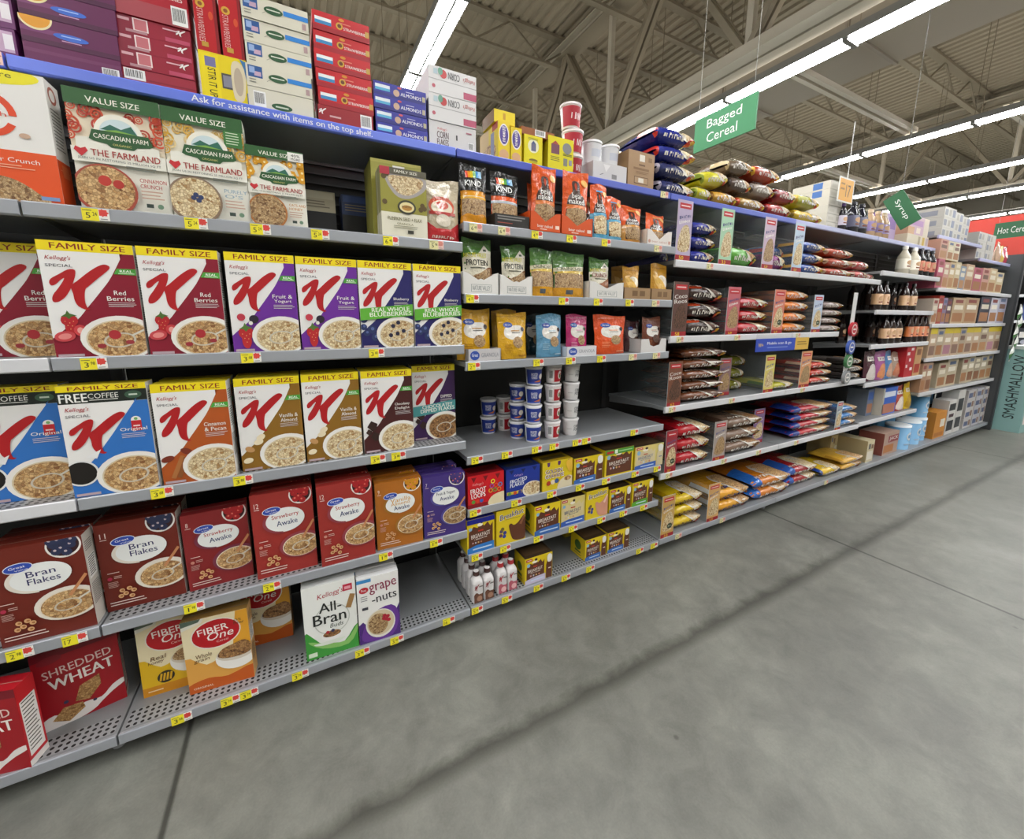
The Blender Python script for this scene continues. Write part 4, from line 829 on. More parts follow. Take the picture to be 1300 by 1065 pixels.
def tray(w, h, d, c, front=None, dip=.45, shape='v', name='tray', inner=None):
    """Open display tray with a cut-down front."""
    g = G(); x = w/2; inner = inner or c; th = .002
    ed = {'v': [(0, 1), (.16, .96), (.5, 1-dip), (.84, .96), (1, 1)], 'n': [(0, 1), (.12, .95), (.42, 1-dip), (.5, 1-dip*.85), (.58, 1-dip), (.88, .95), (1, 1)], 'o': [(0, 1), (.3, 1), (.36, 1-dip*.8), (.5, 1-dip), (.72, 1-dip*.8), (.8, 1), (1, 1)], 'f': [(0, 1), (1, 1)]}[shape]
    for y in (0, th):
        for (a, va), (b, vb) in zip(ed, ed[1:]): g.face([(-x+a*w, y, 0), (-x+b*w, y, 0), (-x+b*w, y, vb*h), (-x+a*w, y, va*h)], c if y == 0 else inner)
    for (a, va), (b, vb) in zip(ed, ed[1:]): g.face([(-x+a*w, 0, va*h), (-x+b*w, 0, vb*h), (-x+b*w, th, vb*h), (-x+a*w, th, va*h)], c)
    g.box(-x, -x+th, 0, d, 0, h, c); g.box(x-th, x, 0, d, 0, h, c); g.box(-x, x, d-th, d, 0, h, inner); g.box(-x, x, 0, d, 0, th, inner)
    if front: front(P(g, flat((-x, 0, 0), (w, 0, 0), (0, 0, h), (0, -1, 0)), w, h))
    return g.mesh(name)
GP, TR_ = 'granola_pouch', 'display_tray'
def crink(p, m='#f4f2ee', n=3, s=1):                   # printed seam highlights are left to real gloss; only the zip line is printed
    p.rect(0, .9, 1, .906, m)
def kind(c, c2):
    def d(p):
        p.rect(0, 0, 1, .56, c); p.rect(.02, .12, .98, .42, CLUST); p.poly(smooth([(0, .1), (.2, .16), (.5, .13), (.8, .17), (1, .1), (1, 0), (0, 0)], 3), c); p.rect(0, .42, 1, .47, c2); p.rect(.1, .45, .9, .46, '#e8e0d0')
        p.rect(0, .56, 1, 1, '#1b1a1a')
        for i, k in enumerate(('#d8442a', '#e8952a', '#d8c02a', '#5aa04a', '#4a90c8', '#8ab8d8')): p.rect(.2+.1*i, .78, .3+.1*i, .9, k)
        p.txt('KIND', .46, .68, .6, .1, '#f4f4f2', bold=.02); p.rect(.3, .61, .8, .618, '#8a8a88')
    return d
def bear(c, win, body=None):
    def d(p):
        p.rect(0, 0, 1, 1, c); p.poly(smooth([(.36, .84), (.64, .84), (.66, .68), (.86, .55), (.88, .1), (.5, .06), (.12, .1), (.14, .55), (.34, .68)], 3), '#4a3730')
        p.poly(smooth([(.45, .78), (.5, .83), (.55, .78), (.5, .7)], 3), '#b8442a'); p.txt('bear', .52, .62, .42, .09, '#f2eee8', bold=.02); p.txt('naked', .5, .53, .6, .09, '#f2eee8', bold=.02)
        p.rect(.1, .4, .9, .47, '#d8783a' if not body else body); p.poly(smooth([(.12, .4), (.88, .4), (.86, .2), (.78, .08), (.22, .08), (.14, .2)], 2), win); p.ell(.84, .84, .14, .05, '#f0b860', rot=-.5)
        if body: p.rect(0, 0, .12, .46, body); p.rect(.88, 0, 1, .46, body); p.rect(0, 0, 1, .08, body); p.rect(.3, .86, .7, .89, body)
    return d
def bnt(p): p.txt('bear naked', .48, .28, .5, .15, '#f4e8de', bold=.03); p.rect(.32, .1, .54, .14, '#f4d8c8'); p.rect(.82, .18, .95, .36, '#f4d8c8')
y = .012
def ppx(me_fn, a, b, z, label, cat='granola pouch', y=.012, group=None, rz=0, rx=-3, dz=0.004, name=GP, k=1.0, h=.25, d=.07, **kw):
    xc, w = span(a, b, z, y); me = me_fn(w*k, h, d, **kw); return put(me, name, label, cat, xc, y, z+dz, rz, group, rx)
def tpx(a, b, z, label, h, d, c, front=None, y=.006, cat='display tray', shape='v', dip=.45, group=None, inner=None):
    xc, w = span(a, b, z, y); return put(tray(w, h, d, c, front, dip, shape, inner=inner), TR_, label, cat, xc, y, z, 0, group)
K_ = lambda c, c2: (lambda w, h, d: pouch(w, h, d, '#1b1a1a', kind(c, c2), sd=R.random()*9))
ppx(K_('#dd9420', '#f0b83a'), 588, 620, Y1, 'black topped golden granola bag with a colour stripe, first on its shelf', h=.23, d=.06, rz=-4)
ppx(K_('#dd9420', '#f0b83a'), 586, 616, Y1, 'black granola bag mostly hidden behind the golden one', h=.225, d=.05, y=.13, rz=-12)
ppx(K_('#dd5a24', '#b8c4d0'), 627, 661, Y1, 'black topped orange granola bag standing in a low black tray', h=.222, d=.055, y=.022, dz=.008)
tpx(628, 672, Y1, 'low black cardboard tray in front of the orange and black granola bag', .052, .16, '#2b2a29', lambda p: (p.lines(.08, .78, .9, 2, .2, '#8a8886', .09), p.rect(.08, .3, .5, .36, '#a04a3a')), shape='f', y=.004)
BN = lambda c, win, body=None, sd=1: (lambda w, h, d: pouch(w, h, d, c, bear(c, win, body), sd=sd))
OR = '#e0591f'
G6 = 'orange granola bags with dark bear shaped panel'
ppx(BN(OR, CLUST, None, 2), 677, 708, Y1, 'orange and dark brown granola bag in the left orange tray', group=G6, h=.27, d=.055, y=.016, dz=.006, rz=1, rx=1)
ppx(BN(OR, CLUST, None, 3), 716, 748, Y1, 'orange and dark brown granola bag in the right orange tray', group=G6, h=.278, d=.055, y=.016, dz=.006, rx=1)
ppx(BN(OR, CLUST, None, 3), 674, 700, Y1, 'orange granola bag behind the left tray bag, only its edge showing', group=G6, h=.235, d=.06, y=.1, dz=.004)
ppx(BN(OR, CLUST, None, 4), 720, 757, Y1, 'orange granola bag tucked between the right tray and the blue banded bag', group=G6, h=.22, d=.055, y=.12, dz=.004)
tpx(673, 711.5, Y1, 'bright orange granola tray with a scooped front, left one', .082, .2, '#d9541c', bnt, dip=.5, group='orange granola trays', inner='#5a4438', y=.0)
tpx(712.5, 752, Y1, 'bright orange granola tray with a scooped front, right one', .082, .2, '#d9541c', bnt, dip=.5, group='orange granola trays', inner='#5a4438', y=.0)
ppx(BN(OR, OAT, '#5aa6c8', 5), 753, 774, Y1, 'orange granola bag with light blue lower half, standing straight', h=.25, d=.055, y=.012)
ppx(BN(OR, OAT, '#5aa6c8', 6), 772, 792, Y1, 'smaller light blue based granola bag leaning left against its neighbour', h=.205, d=.05, y=.012)
ppx(BN(OR, CLUST, '#c88a3a', 7), 793, 817, Y1, 'short orange granola bag with golden window beside the white tray', h=.178, d=.06, y=.012)
ppx(BN(OR, CLUST, '#c88a3a', 8), 823, 846, Y1, 'short orange granola bag sitting in the small white tray', h=.158, d=.05, y=.026, dz=.008)
tpx(821, 852, Y1, 'small white granola tray with deeply scooped front at the shelf end', .078, .2, '#e9e2dc', lambda p: (p.txt('bear naked', .5, .25, .6, .13, '#c89a8a'), p.circ(.1, .25, .05, '#c89a8a', 10), p.rect(.86, .15, .95, .35, '#c89a8a')), dip=.6, y=.008, inner='#cfc6bc')
put(pouch(.15, .232, .07, '#b8ab90', redpouch, sd=3.3), GP, 'beige granola pouch with red base beside the olive granola box', 'granola pouch', 1.142, .004, Z1, 2)
# green topped pouches
def nv(word, wc, low, prot=True):
    def d(p):
        p.rect(0, 0, 1, 1, '#4b7a30'); p.rect(0, .92, 1, 1, '#3a6a2c')
        if prot:
            p.poly(smooth([(0, .64), (.3, .7), (.6, .74), (1, .8), (1, 0), (0, 0)], 2)[:9]+[(1, 0), (0, 0)], '#d9d3bd'); p.poly([(.52, .74), (.76, .9), (.98, .76)], '#e6e2d2'); p.rect(.7, .78, .82, .82, '#55604a')
            p.txt('NATURE VALLEY', .42, .7, .78, .085, '#d3cf3a', rot=.03, bold=.03); p.txt(word, .46, .56, .74, .11, wc, bold=.03); p.rect(.2, .455, .72, .475, '#5a5a4a'); p.poly(smooth([(0, 0), (0, .36), (.3, .3), (.6, .38), (1, .5), (1, 0)], 2), '#8a5a3c'); p.poly(smooth([(.25, .3), (.5, .36), (.9, .46), (.8, .1), (.3, .1)], 2), low)
        else:
            p.rect(0, .5, 1, .62, '#d0b24a'); p.poly([(0, .56), (1, .6), (1, .7), (0, .64)], '#cfc9a8'); p.txt(word, .48, .625, .8, .075, wc, bold=.03); p.rect(.02, .2, .98, .52, low); p.rect(0, 0, 1, .2, '#d69a22'); p.rect(.3, .06, .52, .15, '#5f6468'); p.rect(.4, .74, .8, .78, '#7aa05a')
    return d
NV = lambda *a, sd=1, **k: (lambda w, h, d: pouch(w, h, d, '#4b7a30', nv(*a, **k), sd=sd))
def nvt(p): p.rect(.22, .12, .8, .46, '#9aa09c'); p.rect(.235, .14, .785, .44, '#e6e4e0'); p.txt('NATURE VALLEY', .51, .3, .5, .2, '#7a8280', bold=.02)
G7 = 'white granola trays with a wavy front'
ppx(NV('PROTEIN', '#2a2a26', CLUST, sd=2), 591, 628, Y2, 'cream and green protein granola pouch in the first white tray', h=.225, d=.06, y=.026, dz=.008, group='green topped granola pouches')
ppx(NV('PROTEIN', '#2a2a26', CLUST, sd=4), 641, 671, Y2, 'cream and green protein granola pouch in the second white tray', h=.215, d=.055, y=.026, dz=.008, group='green topped granola pouches', rz=2)
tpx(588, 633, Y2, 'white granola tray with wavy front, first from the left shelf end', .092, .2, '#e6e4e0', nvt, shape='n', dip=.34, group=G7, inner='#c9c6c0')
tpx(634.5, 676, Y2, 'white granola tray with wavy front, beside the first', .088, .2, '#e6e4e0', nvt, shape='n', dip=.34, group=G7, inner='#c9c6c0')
ppx(NV('CRUNCHY', '#33402a', CLUST, prot=False, sd=6), 677, 706, Y2, 'green crunchy granola pouch with golden base, left of two', h=.212, d=.06, group='green crunchy granola pouches')
ppx(NV('CRUNCHY', '#33402a', CLUST, prot=False, sd=7), 707, 745, Y2, 'green crunchy granola pouch with golden base, right of two', h=.208, d=.065, group='green crunchy granola pouches')
ppx(NV('CRUNCH', '#8a3a3a', '#a06a4c', sd=8), 751, 776, Y2, 'green and cream crunch pouch leaning in the third white tray', h=.19, d=.05, y=.026, dz=.008, group='green topped granola pouches')
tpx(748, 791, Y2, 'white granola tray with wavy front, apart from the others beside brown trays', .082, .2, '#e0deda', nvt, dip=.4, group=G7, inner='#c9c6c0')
def gold(dog):
    def d(p):
        p.rect(0, 0, 1, 1, '#c8922c'); p.rect(0, .86, 1, .9, '#a87420'); p.ell(.6, .5, .34, .18, '#e8dfc8'); p.ell(.55, .55, .16, .09, '#d8c8a0'); p.poly(smooth([(.1, .7), (.3, .3), (.8, .2), (.6, .5)], 3), '#e2b456'); p.rect(.1, .1, .9, .2, '#3a2a1c'); p.scr(.5, .15, .7, .05, '#e8d8a8', 6); p.rect(.0, 0, 1, .09, '#b9bcd0' if dog else '#d8a08a')
    return d
ppx(lambda w, h, d: pouch(w, h, d, '#b8862a', gold(False), sd=3), 794, 812, Y2, 'golden granola bag slumped in the left brown tray', h=.165, d=.05, y=.026, dz=.008, rz=-10)
ppx(lambda w, h, d: pouch(w, h, d, '#b8862a', gold(False), sd=5), 779, 805, Y2, 'dark golden pouch standing at the back behind the white tray', h=.195, d=.05, y=.22)
ppx(lambda w, h, d: pouch(w, h, d, '#c8922c', gold(True), sd=6), 829, 850, Y2, 'tall golden bag in the right brown tray', h=.19, d=.05, y=.026, dz=.008)
brn = lambda p: (p.rect(.3, .3, .5, .75, '#7a5c3c'), p.rect(.58, .3, .78, .75, '#7a5c3c'))
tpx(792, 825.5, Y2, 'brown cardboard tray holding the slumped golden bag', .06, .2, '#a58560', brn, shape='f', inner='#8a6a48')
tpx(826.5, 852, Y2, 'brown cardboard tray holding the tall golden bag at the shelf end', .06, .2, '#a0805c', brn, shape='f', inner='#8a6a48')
# plain colour store brand pouches
def gvp(c, c2, win=CLUST):
    def d(p):
        p.rect(0, 0, 1, 1, c); p.rect(0, .92, 1, .93, c2); p.poly(smooth([(.18, .5), (.2, .66), (.42, .72), (.78, .72), (.84, .58), (.72, .46), (.4, .42)], 4), '#e6e2da'); p.ell(.33, .74, .16, .06, '#2c4a9a'); p.txt('Great', .33, .745, .2, .04, '#e8ecf8', bold=.02)
        p.rect(.4, .6, .7, .62, c2); p.rect(.42, .56, .72, .575, '#55504a'); p.ell(.6, .36, .18, .12, win); p.lines(.16, .3, .4, 4, .04, c2, .012); p.ell(.82, .64, .06, .05, '#3a2c28'); p.rect(.6, .06, .9, .09, c2)
    return d
GV = lambda c, c2, sd, win=CLUST: (lambda w, h, d: pouch(w, h, d, c, gvp(c, c2, win), sd=sd))
def grt(p): p.ell(.2, .5, .14, .36, '#2f4fa8'); p.txt('Great', .2, .54, .18, .26, '#e8ecf8', bold=.02); p.txt('GRANOLA', .66, .52, .54, .32, '#8a8e98')
G8 = 'yellow granola pouches'
ppx(GV('#d9a514', '#b07a10', 2), 584, 627, Y3, 'yellow granola pouch standing in the grey lettered tray', h=.218, d=.07, y=.026, dz=.008, group=G8)
ppx(GV('#d9a514', '#b07a10', 3), 636, 673, Y3, 'yellow granola pouch standing free right of the lettered tray', h=.205, d=.07, y=.008, group=G8)
ppx(GV('#d9a514', '#b07a10', 5), 628, 660, Y3, 'yellow granola pouch half hidden behind the free standing one', h=.22, d=.06, y=.12, group=G8)
ppx(GV('#22404a', '#18303a', 4), 667, 690, Y3, 'dark teal pouch in the shadow between yellow and light blue pouches', h=.2, d=.05, y=.17)
ppx(GV('#5a92b4', '#a8c8d8', 5), 685, 717, Y3, 'light blue granola pouch', h=.2, d=.065)
ppx(GV('#b8246a', '#e8a8c8', 6), 722, 749, Y3, 'magenta granola pouch in the white lettered tray', h=.195, d=.055, y=.026, dz=.008)
ppx(GV('#dd4e14', '#f0a070', 7), 759, 797, Y3, 'bright orange store brand granola pouch', h=.198, d=.065)
ppx(GV('#4a2228', '#8a5a58', 8, CHOC), 796, 815, Y3, 'dark maroon pouch set back beside the orange pouch', h=.17, d=.055, y=.08)
ppx(GV('#6a3420', '#a8643a', 9, CHOC), 818, 842, Y3, 'brown granola pouch in the white cut out tray', h=.185, d=.05, y=.026, dz=.008)
tpx(594.5, 636, Y3, 'grey white tray lettered granola under the first yellow pouch', .055, .2, '#c9c6c8', grt, shape='f', y=.004)
tpx(719.5, 757, Y3, 'white tray lettered granola under the magenta pouch', .05, .2, '#dcdce0', grt, shape='f', y=.004)
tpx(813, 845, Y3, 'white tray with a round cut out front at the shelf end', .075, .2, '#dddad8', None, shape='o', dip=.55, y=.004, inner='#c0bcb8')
# cups
def cup(body, lid, deco, r=.041, h=.094, name='cup'):
    g = G(); g.lathe([(r*.8, 0), (r*.82, .003), (r, h-.012), (r*.98, h-.012)], body, 40); c = g
    def Sf(u, v):
        a = -PI*.98+PI*.96*u; zz = .008+v*(h-.026); rr = r*.82+(r-r*.82)*(zz/h)+.0008; return Vector((rr*math.cos(a), rr*math.sin(a), zz)), Vector((math.cos(a), math.sin(a), 0))
    deco(P(c, Sf, 2.9*r, h-.026, 20, 1, e=.0003))
    l = G(); l.lathe([(r*1.06, h-.013), (r*1.08, h-.009), (r*1.06, h-.004), (r*.98, h-.003), (r*.97, h-.006)], lid, 24)
    return c.mesh(name), l.mesh(name+'_lid')
def dblue(p): p.rect(0, 0, 1, 1, '#23388f'); p.rect(0, .0, 1, .1, '#2c50b8'); p.txt('FROSTED', .36, .66, .26, .2, '#eef0f8', bold=.03); p.txt('FLAKES', .36, .44, .24, .2, '#eef0f8', bold=.03); p.poly([(.34, .12), (.7, .3), (.62, .1)], '#d8782a'); p.ell(.66, .5, .1, .2, '#e8e2d8')
def dred(p): p.rect(0, 0, 1, 1, '#b01a28'); p.rect(0, 0, .36, 1, '#e6dede'); p.bars(.12, .1, .32, .9); p.rect(.36, .86, 1, 1, '#e8dada'); p.ell(.62, .5, .1, .3, '#eee8e4'); p.ell(.63, .42, .06, .16, '#4a7a3a'); p.scr(.62, .56, .14, .2, '#b01a28', 2)
def dwhite(p): p.rect(0, 0, 1, 1, '#d9d8d8'); p.txt('CORN', .6, .62, .26, .22, '#55585c', bold=.05); p.txt('POPS', .6, .36, .26, .22, '#55585c', bold=.05); p.rect(.15, .4, .36, .46, '#b8b8b8')
cb, cr, cw = cup('#e4e6ec', '#e9e9ec', dblue, name='blue_cup'), cup('#e6e2e2', '#e9e6e6', dred, name='red_cup'), cup('#dcdcdc', '#e4e4e4', dwhite, name='white_cup')
def cups(proto, what, x, y, n, group, z=Y4, rz=0):
    for i in range(n):
        w = ('lowest', 'second', 'third', 'fourth')[i] if i < n-1 else 'top'
        o = put(proto[0], 'cereal_cup', f'{what}, {w} of its stack', 'cereal cup', x, y, z+i*.0952, rz, group)
        l = link('lid', proto[1], o)
cups(cb, 'blue cereal cup in the front blue column', span(668, 691, Y4, .06)[0], .085, 4, 'blue cereal cups')
cups(cr, 'red and white cereal cup in the front red column', span(692, 717, Y4, .06)[0], .09, 4, 'red cereal cups')
cups(cw, 'white cereal cup with dark lettering in the right column', span(716, 739, Y4, .06)[0]+.004, .095, 4, 'white cereal cups')
cups(cb, 'blue cereal cup in the half hidden column left behind', span(652, 674, Y4, .12)[0], .172, 3, 'blue cereal cups', rz=-30)
cups(cb, 'blue cereal cup standing far back in the shelf shadow', span(612, 632, Y4, .3)[0], .32, 2, 'blue cereal cups')
cups(cr, 'red cereal cup standing far back in the shelf shadow', span(634, 652, Y4, .3)[0], .33, 2, 'red cereal cups')
# multipacks and breakfast drink cartons
def froot(p):
    p.rect(0, 0, 1, 1, '#cf1420'); p.rect(0, 0, 1, .12, '#8a1018')
    for x in (.16, .48, .82): p.poly([(x-.07, .94), (x+.07, .94), (x, .78)], '#7a0e16')
    p.txt("Kellogg's", .27, .72, .3, .1, '#f0a0a0', shear=.2); p.txt('FROOT', .28, .53, .42, .15, '#f4f0ee', rot=.05, bold=.05); p.txt('LOOPS', .28, .38, .38, .15, '#f4f0ee', rot=.05, bold=.05)
    for i, c in enumerate(('#d8a02a', '#4a9a4a', '#e87a2a', '#9a4a9a', '#e8502a', '#3a8ac8', '#f0d83a')): p.ring(.62+.12*(i % 3)+.03*(i//3), .45+.14*(i//3), .06, .025, c)
    p.poly(smooth([(.55, .12), (.7, .3), (1.05, .34), (1, 0), (.6, 0)], 3), '#e6d8b0'); 
    for i, c in enumerate(('#5a9a3a', '#d8402a', '#3a5aa8')): p.circ(.14+.11*i, .2, .05, c, 12)
def frost(p):
    p.rect(0, 0, 1, 1, '#1c3494')
    for x in (.16, .5, .84): p.poly([(x-.07, .95), (x+.07, .95), (x, .82)], '#101e5a')
    p.txt("Kellogg's", .36, .76, .26, .09, '#c8a8e0', shear=.2); p.txt('FROSTED', .36, .6, .5, .12, '#f0f2f8', rot=.08, shear=.2, bold=.04); p.txt('FLAKES', .32, .47, .42, .12, '#f0f2f8', rot=.08, shear=.2, bold=.04)
    p.ell(.78, .22, .3, .26, '#e4dcc8'); p.ell(.78, .24, .26, .21, OAT); p.rect(.02, .16, .46, .26, '#c8b03a'); p.circ(.1, .2, .05, '#6a9a3a', 12); p.circ(.26, .2, .05, '#c84a2a', 12); p.circ(.4, .2, .05, '#3a3a8a', 12)
def golden(p):
    p.rect(0, 0, 1, 1, '#ddc41e'); 
    for x in (.2, .55, .9): p.poly([(x-.05, .98), (x+.05, .98), (x+.04, .86), (x, .82), (x-.04, .86)], '#5a2c6a')
    p.txt('GOLDEN', .38, .66, .56, .15, '#f4eef4', bold=.1); p.txt('GOLDEN', .38, .66, .54, .13, '#5a2c6a', bold=.03); p.txt('GRAHAMS', .4, .5, .62, .15, '#f4eef4', bold=.1); p.txt('GRAHAMS', .4, .5, .6, .12, '#5a2c6a', bold=.03)
    p.poly(smooth([(.5, .1), (.6, .3), (.8, .4), (1, .36), (1, 0), (.55, 0)], 3), '#e0d4b4'); p.ell(.84, .32, .12, .08, FLAKE); p.circ(.2, .26, .07, '#b8442a', 14); p.circ(.34, .28, .07, '#e8d8b8', 14); p.circ(.47, .3, .07, '#3a5a9a', 14); p.poly(smooth([(.78, .9), (.98, .96), (1, .6), (.88, .55)], 3), '#e8b83a')
def brk(panel, tc, band, strip=True, top=None, vanilla=False):
    def d(p):
        p.rect(0, 0, 1, 1, '#e3c81c' if not vanilla else '#dccb7a'); x1 = .7 if strip else .94
        p.poly([(.05, .05), (x1, .05), (x1, .8), (x1*.9, .7), (x1*.8, .84), (x1*.66, .74), (x1*.55, .86), (x1*.4, .72), (x1*.25, .78), (.06, .62)], panel)
        p.ell(x1*.5, .8, .1, .05, '#f0e8d8'); p.ell(x1*.56, .88, .05, .05, '#3a241a'); p.rect(.04, .86, .26, .95, '#c02430'); p.rect(.07, .895, .23, .915, '#f2e6e4'); p.rect(x1*.42, .61, x1*.62, .65, '#c83a2a')
        p.txt('BREAKFAST', .02+x1*.5, .5, x1*.74, .12, tc, rot=.06, bold=.02); p.scr(.02+x1*.5, .4, x1*.5, .04, tc, 9, rot=.06); p.circ(.12, .72, .06, '#8ab8d8', 12)
        if band: p.poly([(0, 0), (0, .16), (.3, .22), (x1+.04, .24), (x1+.04, .0)], band); p.rect(.2, .09, x1-.04, .13, '#c8dcf0')
        for i, c in enumerate(('#d8a8a0', '#c8d0e0', '#e0c080', '#d08a70')): p.circ(.2+.1*i, .3, .03, c, 10)
        if strip: p.poly([(x1+.06, .02), (x1+.06, .55), (.8, .7), (.98, .7), (.98, .02)], panel); p.poly(smooth([(.82, .66), (.8, .9), (.9, .96), (.98, .86), (.95, .66)], 3), '#f0eee8'); p.rect(.84, .38, .94, .42, tc)
        if top: p.rect(0, .82, 1, 1, top); p.rect(.04, .86, .28, .95, '#c02430'); p.rect(.32, .84, .42, .98, '#e8f0e0'); p.rect(.46, .89, .94, .93, '#a8d898')
    return d
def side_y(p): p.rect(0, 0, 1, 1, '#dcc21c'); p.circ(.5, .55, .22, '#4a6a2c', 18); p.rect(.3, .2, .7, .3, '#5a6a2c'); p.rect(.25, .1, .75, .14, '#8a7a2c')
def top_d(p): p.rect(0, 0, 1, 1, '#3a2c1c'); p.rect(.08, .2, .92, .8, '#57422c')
CH = '#5f3420'
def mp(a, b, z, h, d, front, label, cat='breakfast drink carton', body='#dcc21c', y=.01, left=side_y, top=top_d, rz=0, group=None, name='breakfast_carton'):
    xc, w = span(a, b, z, y); return put(carton(w-.003, h, d, body, front, None, left, top, name=name), name, label, cat, xc, y, z, rz, group)
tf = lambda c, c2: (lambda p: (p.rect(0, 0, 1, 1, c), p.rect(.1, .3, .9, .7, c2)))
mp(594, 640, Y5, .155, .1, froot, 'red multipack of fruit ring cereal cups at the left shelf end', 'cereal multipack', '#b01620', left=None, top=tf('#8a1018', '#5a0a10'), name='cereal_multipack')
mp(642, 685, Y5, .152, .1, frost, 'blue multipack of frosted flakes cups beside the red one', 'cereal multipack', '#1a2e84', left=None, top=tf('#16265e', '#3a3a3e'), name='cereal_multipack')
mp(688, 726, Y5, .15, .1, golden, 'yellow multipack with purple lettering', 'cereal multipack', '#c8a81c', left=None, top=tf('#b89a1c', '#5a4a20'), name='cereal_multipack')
mp(728, 765, Y5, .14, .13, brk(CH, '#f0e6dc', '#3a6ab4'), 'yellow and brown breakfast drink carton right of the yellow multipack')
mp(767, 803, Y5, .15, .13, brk(CH, '#f0e6dc', None, False, '#4a9a34'), 'breakfast drink carton with a bright green top band')
mp(805, 841, Y5, .135, .13, brk('#d8c9a0', '#6a7aa0', '#3a62b8', vanilla=True), 'pale vanilla breakfast drink carton at the right shelf end')
def canister(p): brk(CH, '#f0e6dc', '#2f7ac8', False)(p); p.rect(0, .86, 1, 1, '#16208a')
def powder(p, pan=CH):
    p.rect(0, 0, 1, 1, '#e0c51e'); p.txt('Breakfast', .52, .83, .84, .17, '#f2f2f4', rot=.12, shear=.2, bold=.08); p.txt('Breakfast', .52, .83, .82, .15, '#2c3a7a', rot=.12, shear=.2, bold=.02); p.rect(.3, .7, .8, .71, '#6a6a40')
    p.poly(smooth([(.42, .5), (.5, .56), (.6, .5), (.75, .56), (.98, .72), (1, .1), (.86, .02), (.6, .06), (.5, .2)], 3), pan); p.poly([(.78, .5), (.94, .74), (1, .74), (.86, .46)], '#8a5a3c' if pan == CH else '#f0c8b8')
    for x, y, c in ((.16, .4, '#5a4a6a'), (.28, .34, '#3a3a8a'), (.14, .28, '#6a3a5a'), (.26, .24, '#2c4aa0'), (.2, .46, '#7a6a2c')): p.circ(x, y, .06, c, 12)
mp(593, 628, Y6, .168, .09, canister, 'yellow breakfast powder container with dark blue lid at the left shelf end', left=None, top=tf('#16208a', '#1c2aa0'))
mp(630, 667, Y6, .176, .075, powder, 'flat yellow box lettered breakfast with brown chocolate splash', left=None)
mp(678, 711, Y6, .158, .15, brk(CH, '#f0e6dc', '#3a6ab4', False), 'yellow and brown drink carton sticking out furthest, with a yellow side', y=-.0)
mp(711.5, 742, Y6, .15, .14, brk('#dccb98', '#4a5a80', '#3a62b8', False, vanilla=True), 'pale cream vanilla carton between brown and pink splash boxes', y=.014)
mp(743, 771, Y6, .162, .08, lambda p: powder(p, '#d89a80'), 'flat yellow box with a pink strawberry splash', left=None)
mp(773, 800, Y6, .14, .13, brk(CH, '#f0e6dc', '#3a6ab4'), 'small brown drink carton with blue base band, second from right end')
mp(801.5, 828, Y6, .145, .13, brk(CH, '#f0e6dc', '#5aa834'), 'small brown drink carton with green base band at the right end')
# shakes
def bottle(cap, c1, c2, name):
    g = G(); s = .027
    pr = [(.0, .024), (.004, .0272), (.1, .0272), (.112, .025), (.124, .016), (.13, .0135), (.134, .0135)]
    rings = []
    for z, r in pr:
        k = 4.0 if z < .112 else 2.2
        rings.append([(math.copysign(abs(math.cos(a))**(2/k), math.cos(a))*r, math.copysign(abs(math.sin(a))**(2/k), math.sin(a))*r, z) for a in [2*PI*i/20 for i in range(20)]])
    for i in range(len(rings)-1):
        for q in range(20): g.face([rings[i][q], rings[i][(q+1) % 20], rings[i+1][(q+1) % 20], rings[i+1][q]], mat('#d9d6d6', .3), True)
    g.face(rings[0][::-1], '#d9d6d6')
    p = P(g, flat((-.0225, -.0274, .004), (.045, 0, 0), (0, 0, .1), (0, -1, 0)), .045, .1); p.rect(.02, .0, .98, .42, c1); p.poly(smooth([(0, .42), (.3, .52), (.7, .36), (1, .46), (1, .3), (0, .3)], 3), c1); klogo(p, c2, .02, .28, .8, .8); p.rect(.55, .78, .98, .84, '#77706c')
    p.ell(.6, .2, .3, .14, '#a8806a' if c1 != '#b85a68' else '#e8b8b8')
    c = G(); c.lathe([(.0155, .132), (.0155, .15), (.014, .1525), (0, .1526)], mat(cap, .35), 18); k = G(); k.lathe([(.013, .1528), (0, .1529)], '#e8e4e2', 16)
    return g.mesh(name), c.mesh(name+'_cap'), k.mesh(name+'_disc')
def bottles(pr, x0, y0, what, group, nx=2, ny=2):
    for i in range(nx):
        for j in range(ny):
            o = put(pr[0], 'shake_bottle', f"{what}, {('left','right')[i]} of the {('front','second','third','fourth')[j]} pair", 'shake bottle', x0+i*.0565, y0+j*.057, Y7, 0, group)
            link('cap', pr[1], o); link('cap_disc', pr[2], o)
bk, bp_ = bottle('#3a1c18', '#6a4434', '#8a1a24', 'choc_bottle'), bottle('#9a1c24', '#b85a68', '#b01c28', 'berry_bottle')
x = X_(604, Y7, .0)
bottles(bk, x+.012, .02, 'white and brown shake bottle with dark cap', 'brown shake bottles', ny=4)
bottles(bp_, x+.142, .026, 'white and pink shake bottle with red cap', 'pink shake bottles', ny=2)
mp(666, 701, Y7, .142, .11, brk(CH, '#f0e6dc', '#c8c0d8', True), 'yellow and brown drink carton beside the red capped bottles', y=.0)
GB = 'pair of yellow drink cartons on the lowest shelf'
mp(742, 769, Y7, .125, .13, brk(CH, '#f0e6dc', '#3a6ab4'), 'left of two adjoining drink cartons alone on the lowest shelf', y=.02, group=GB)
mp(770.5, 798, Y7, .125, .13, brk(CH, '#f0e6dc', '#3a6ab4'), 'right of two adjoining drink cartons alone on the lowest shelf', y=.02, group=GB)
mp(717, 738, Y7, .12, .1, side_y, 'yellow carton end set far back behind the two drink cartons', y=.27)
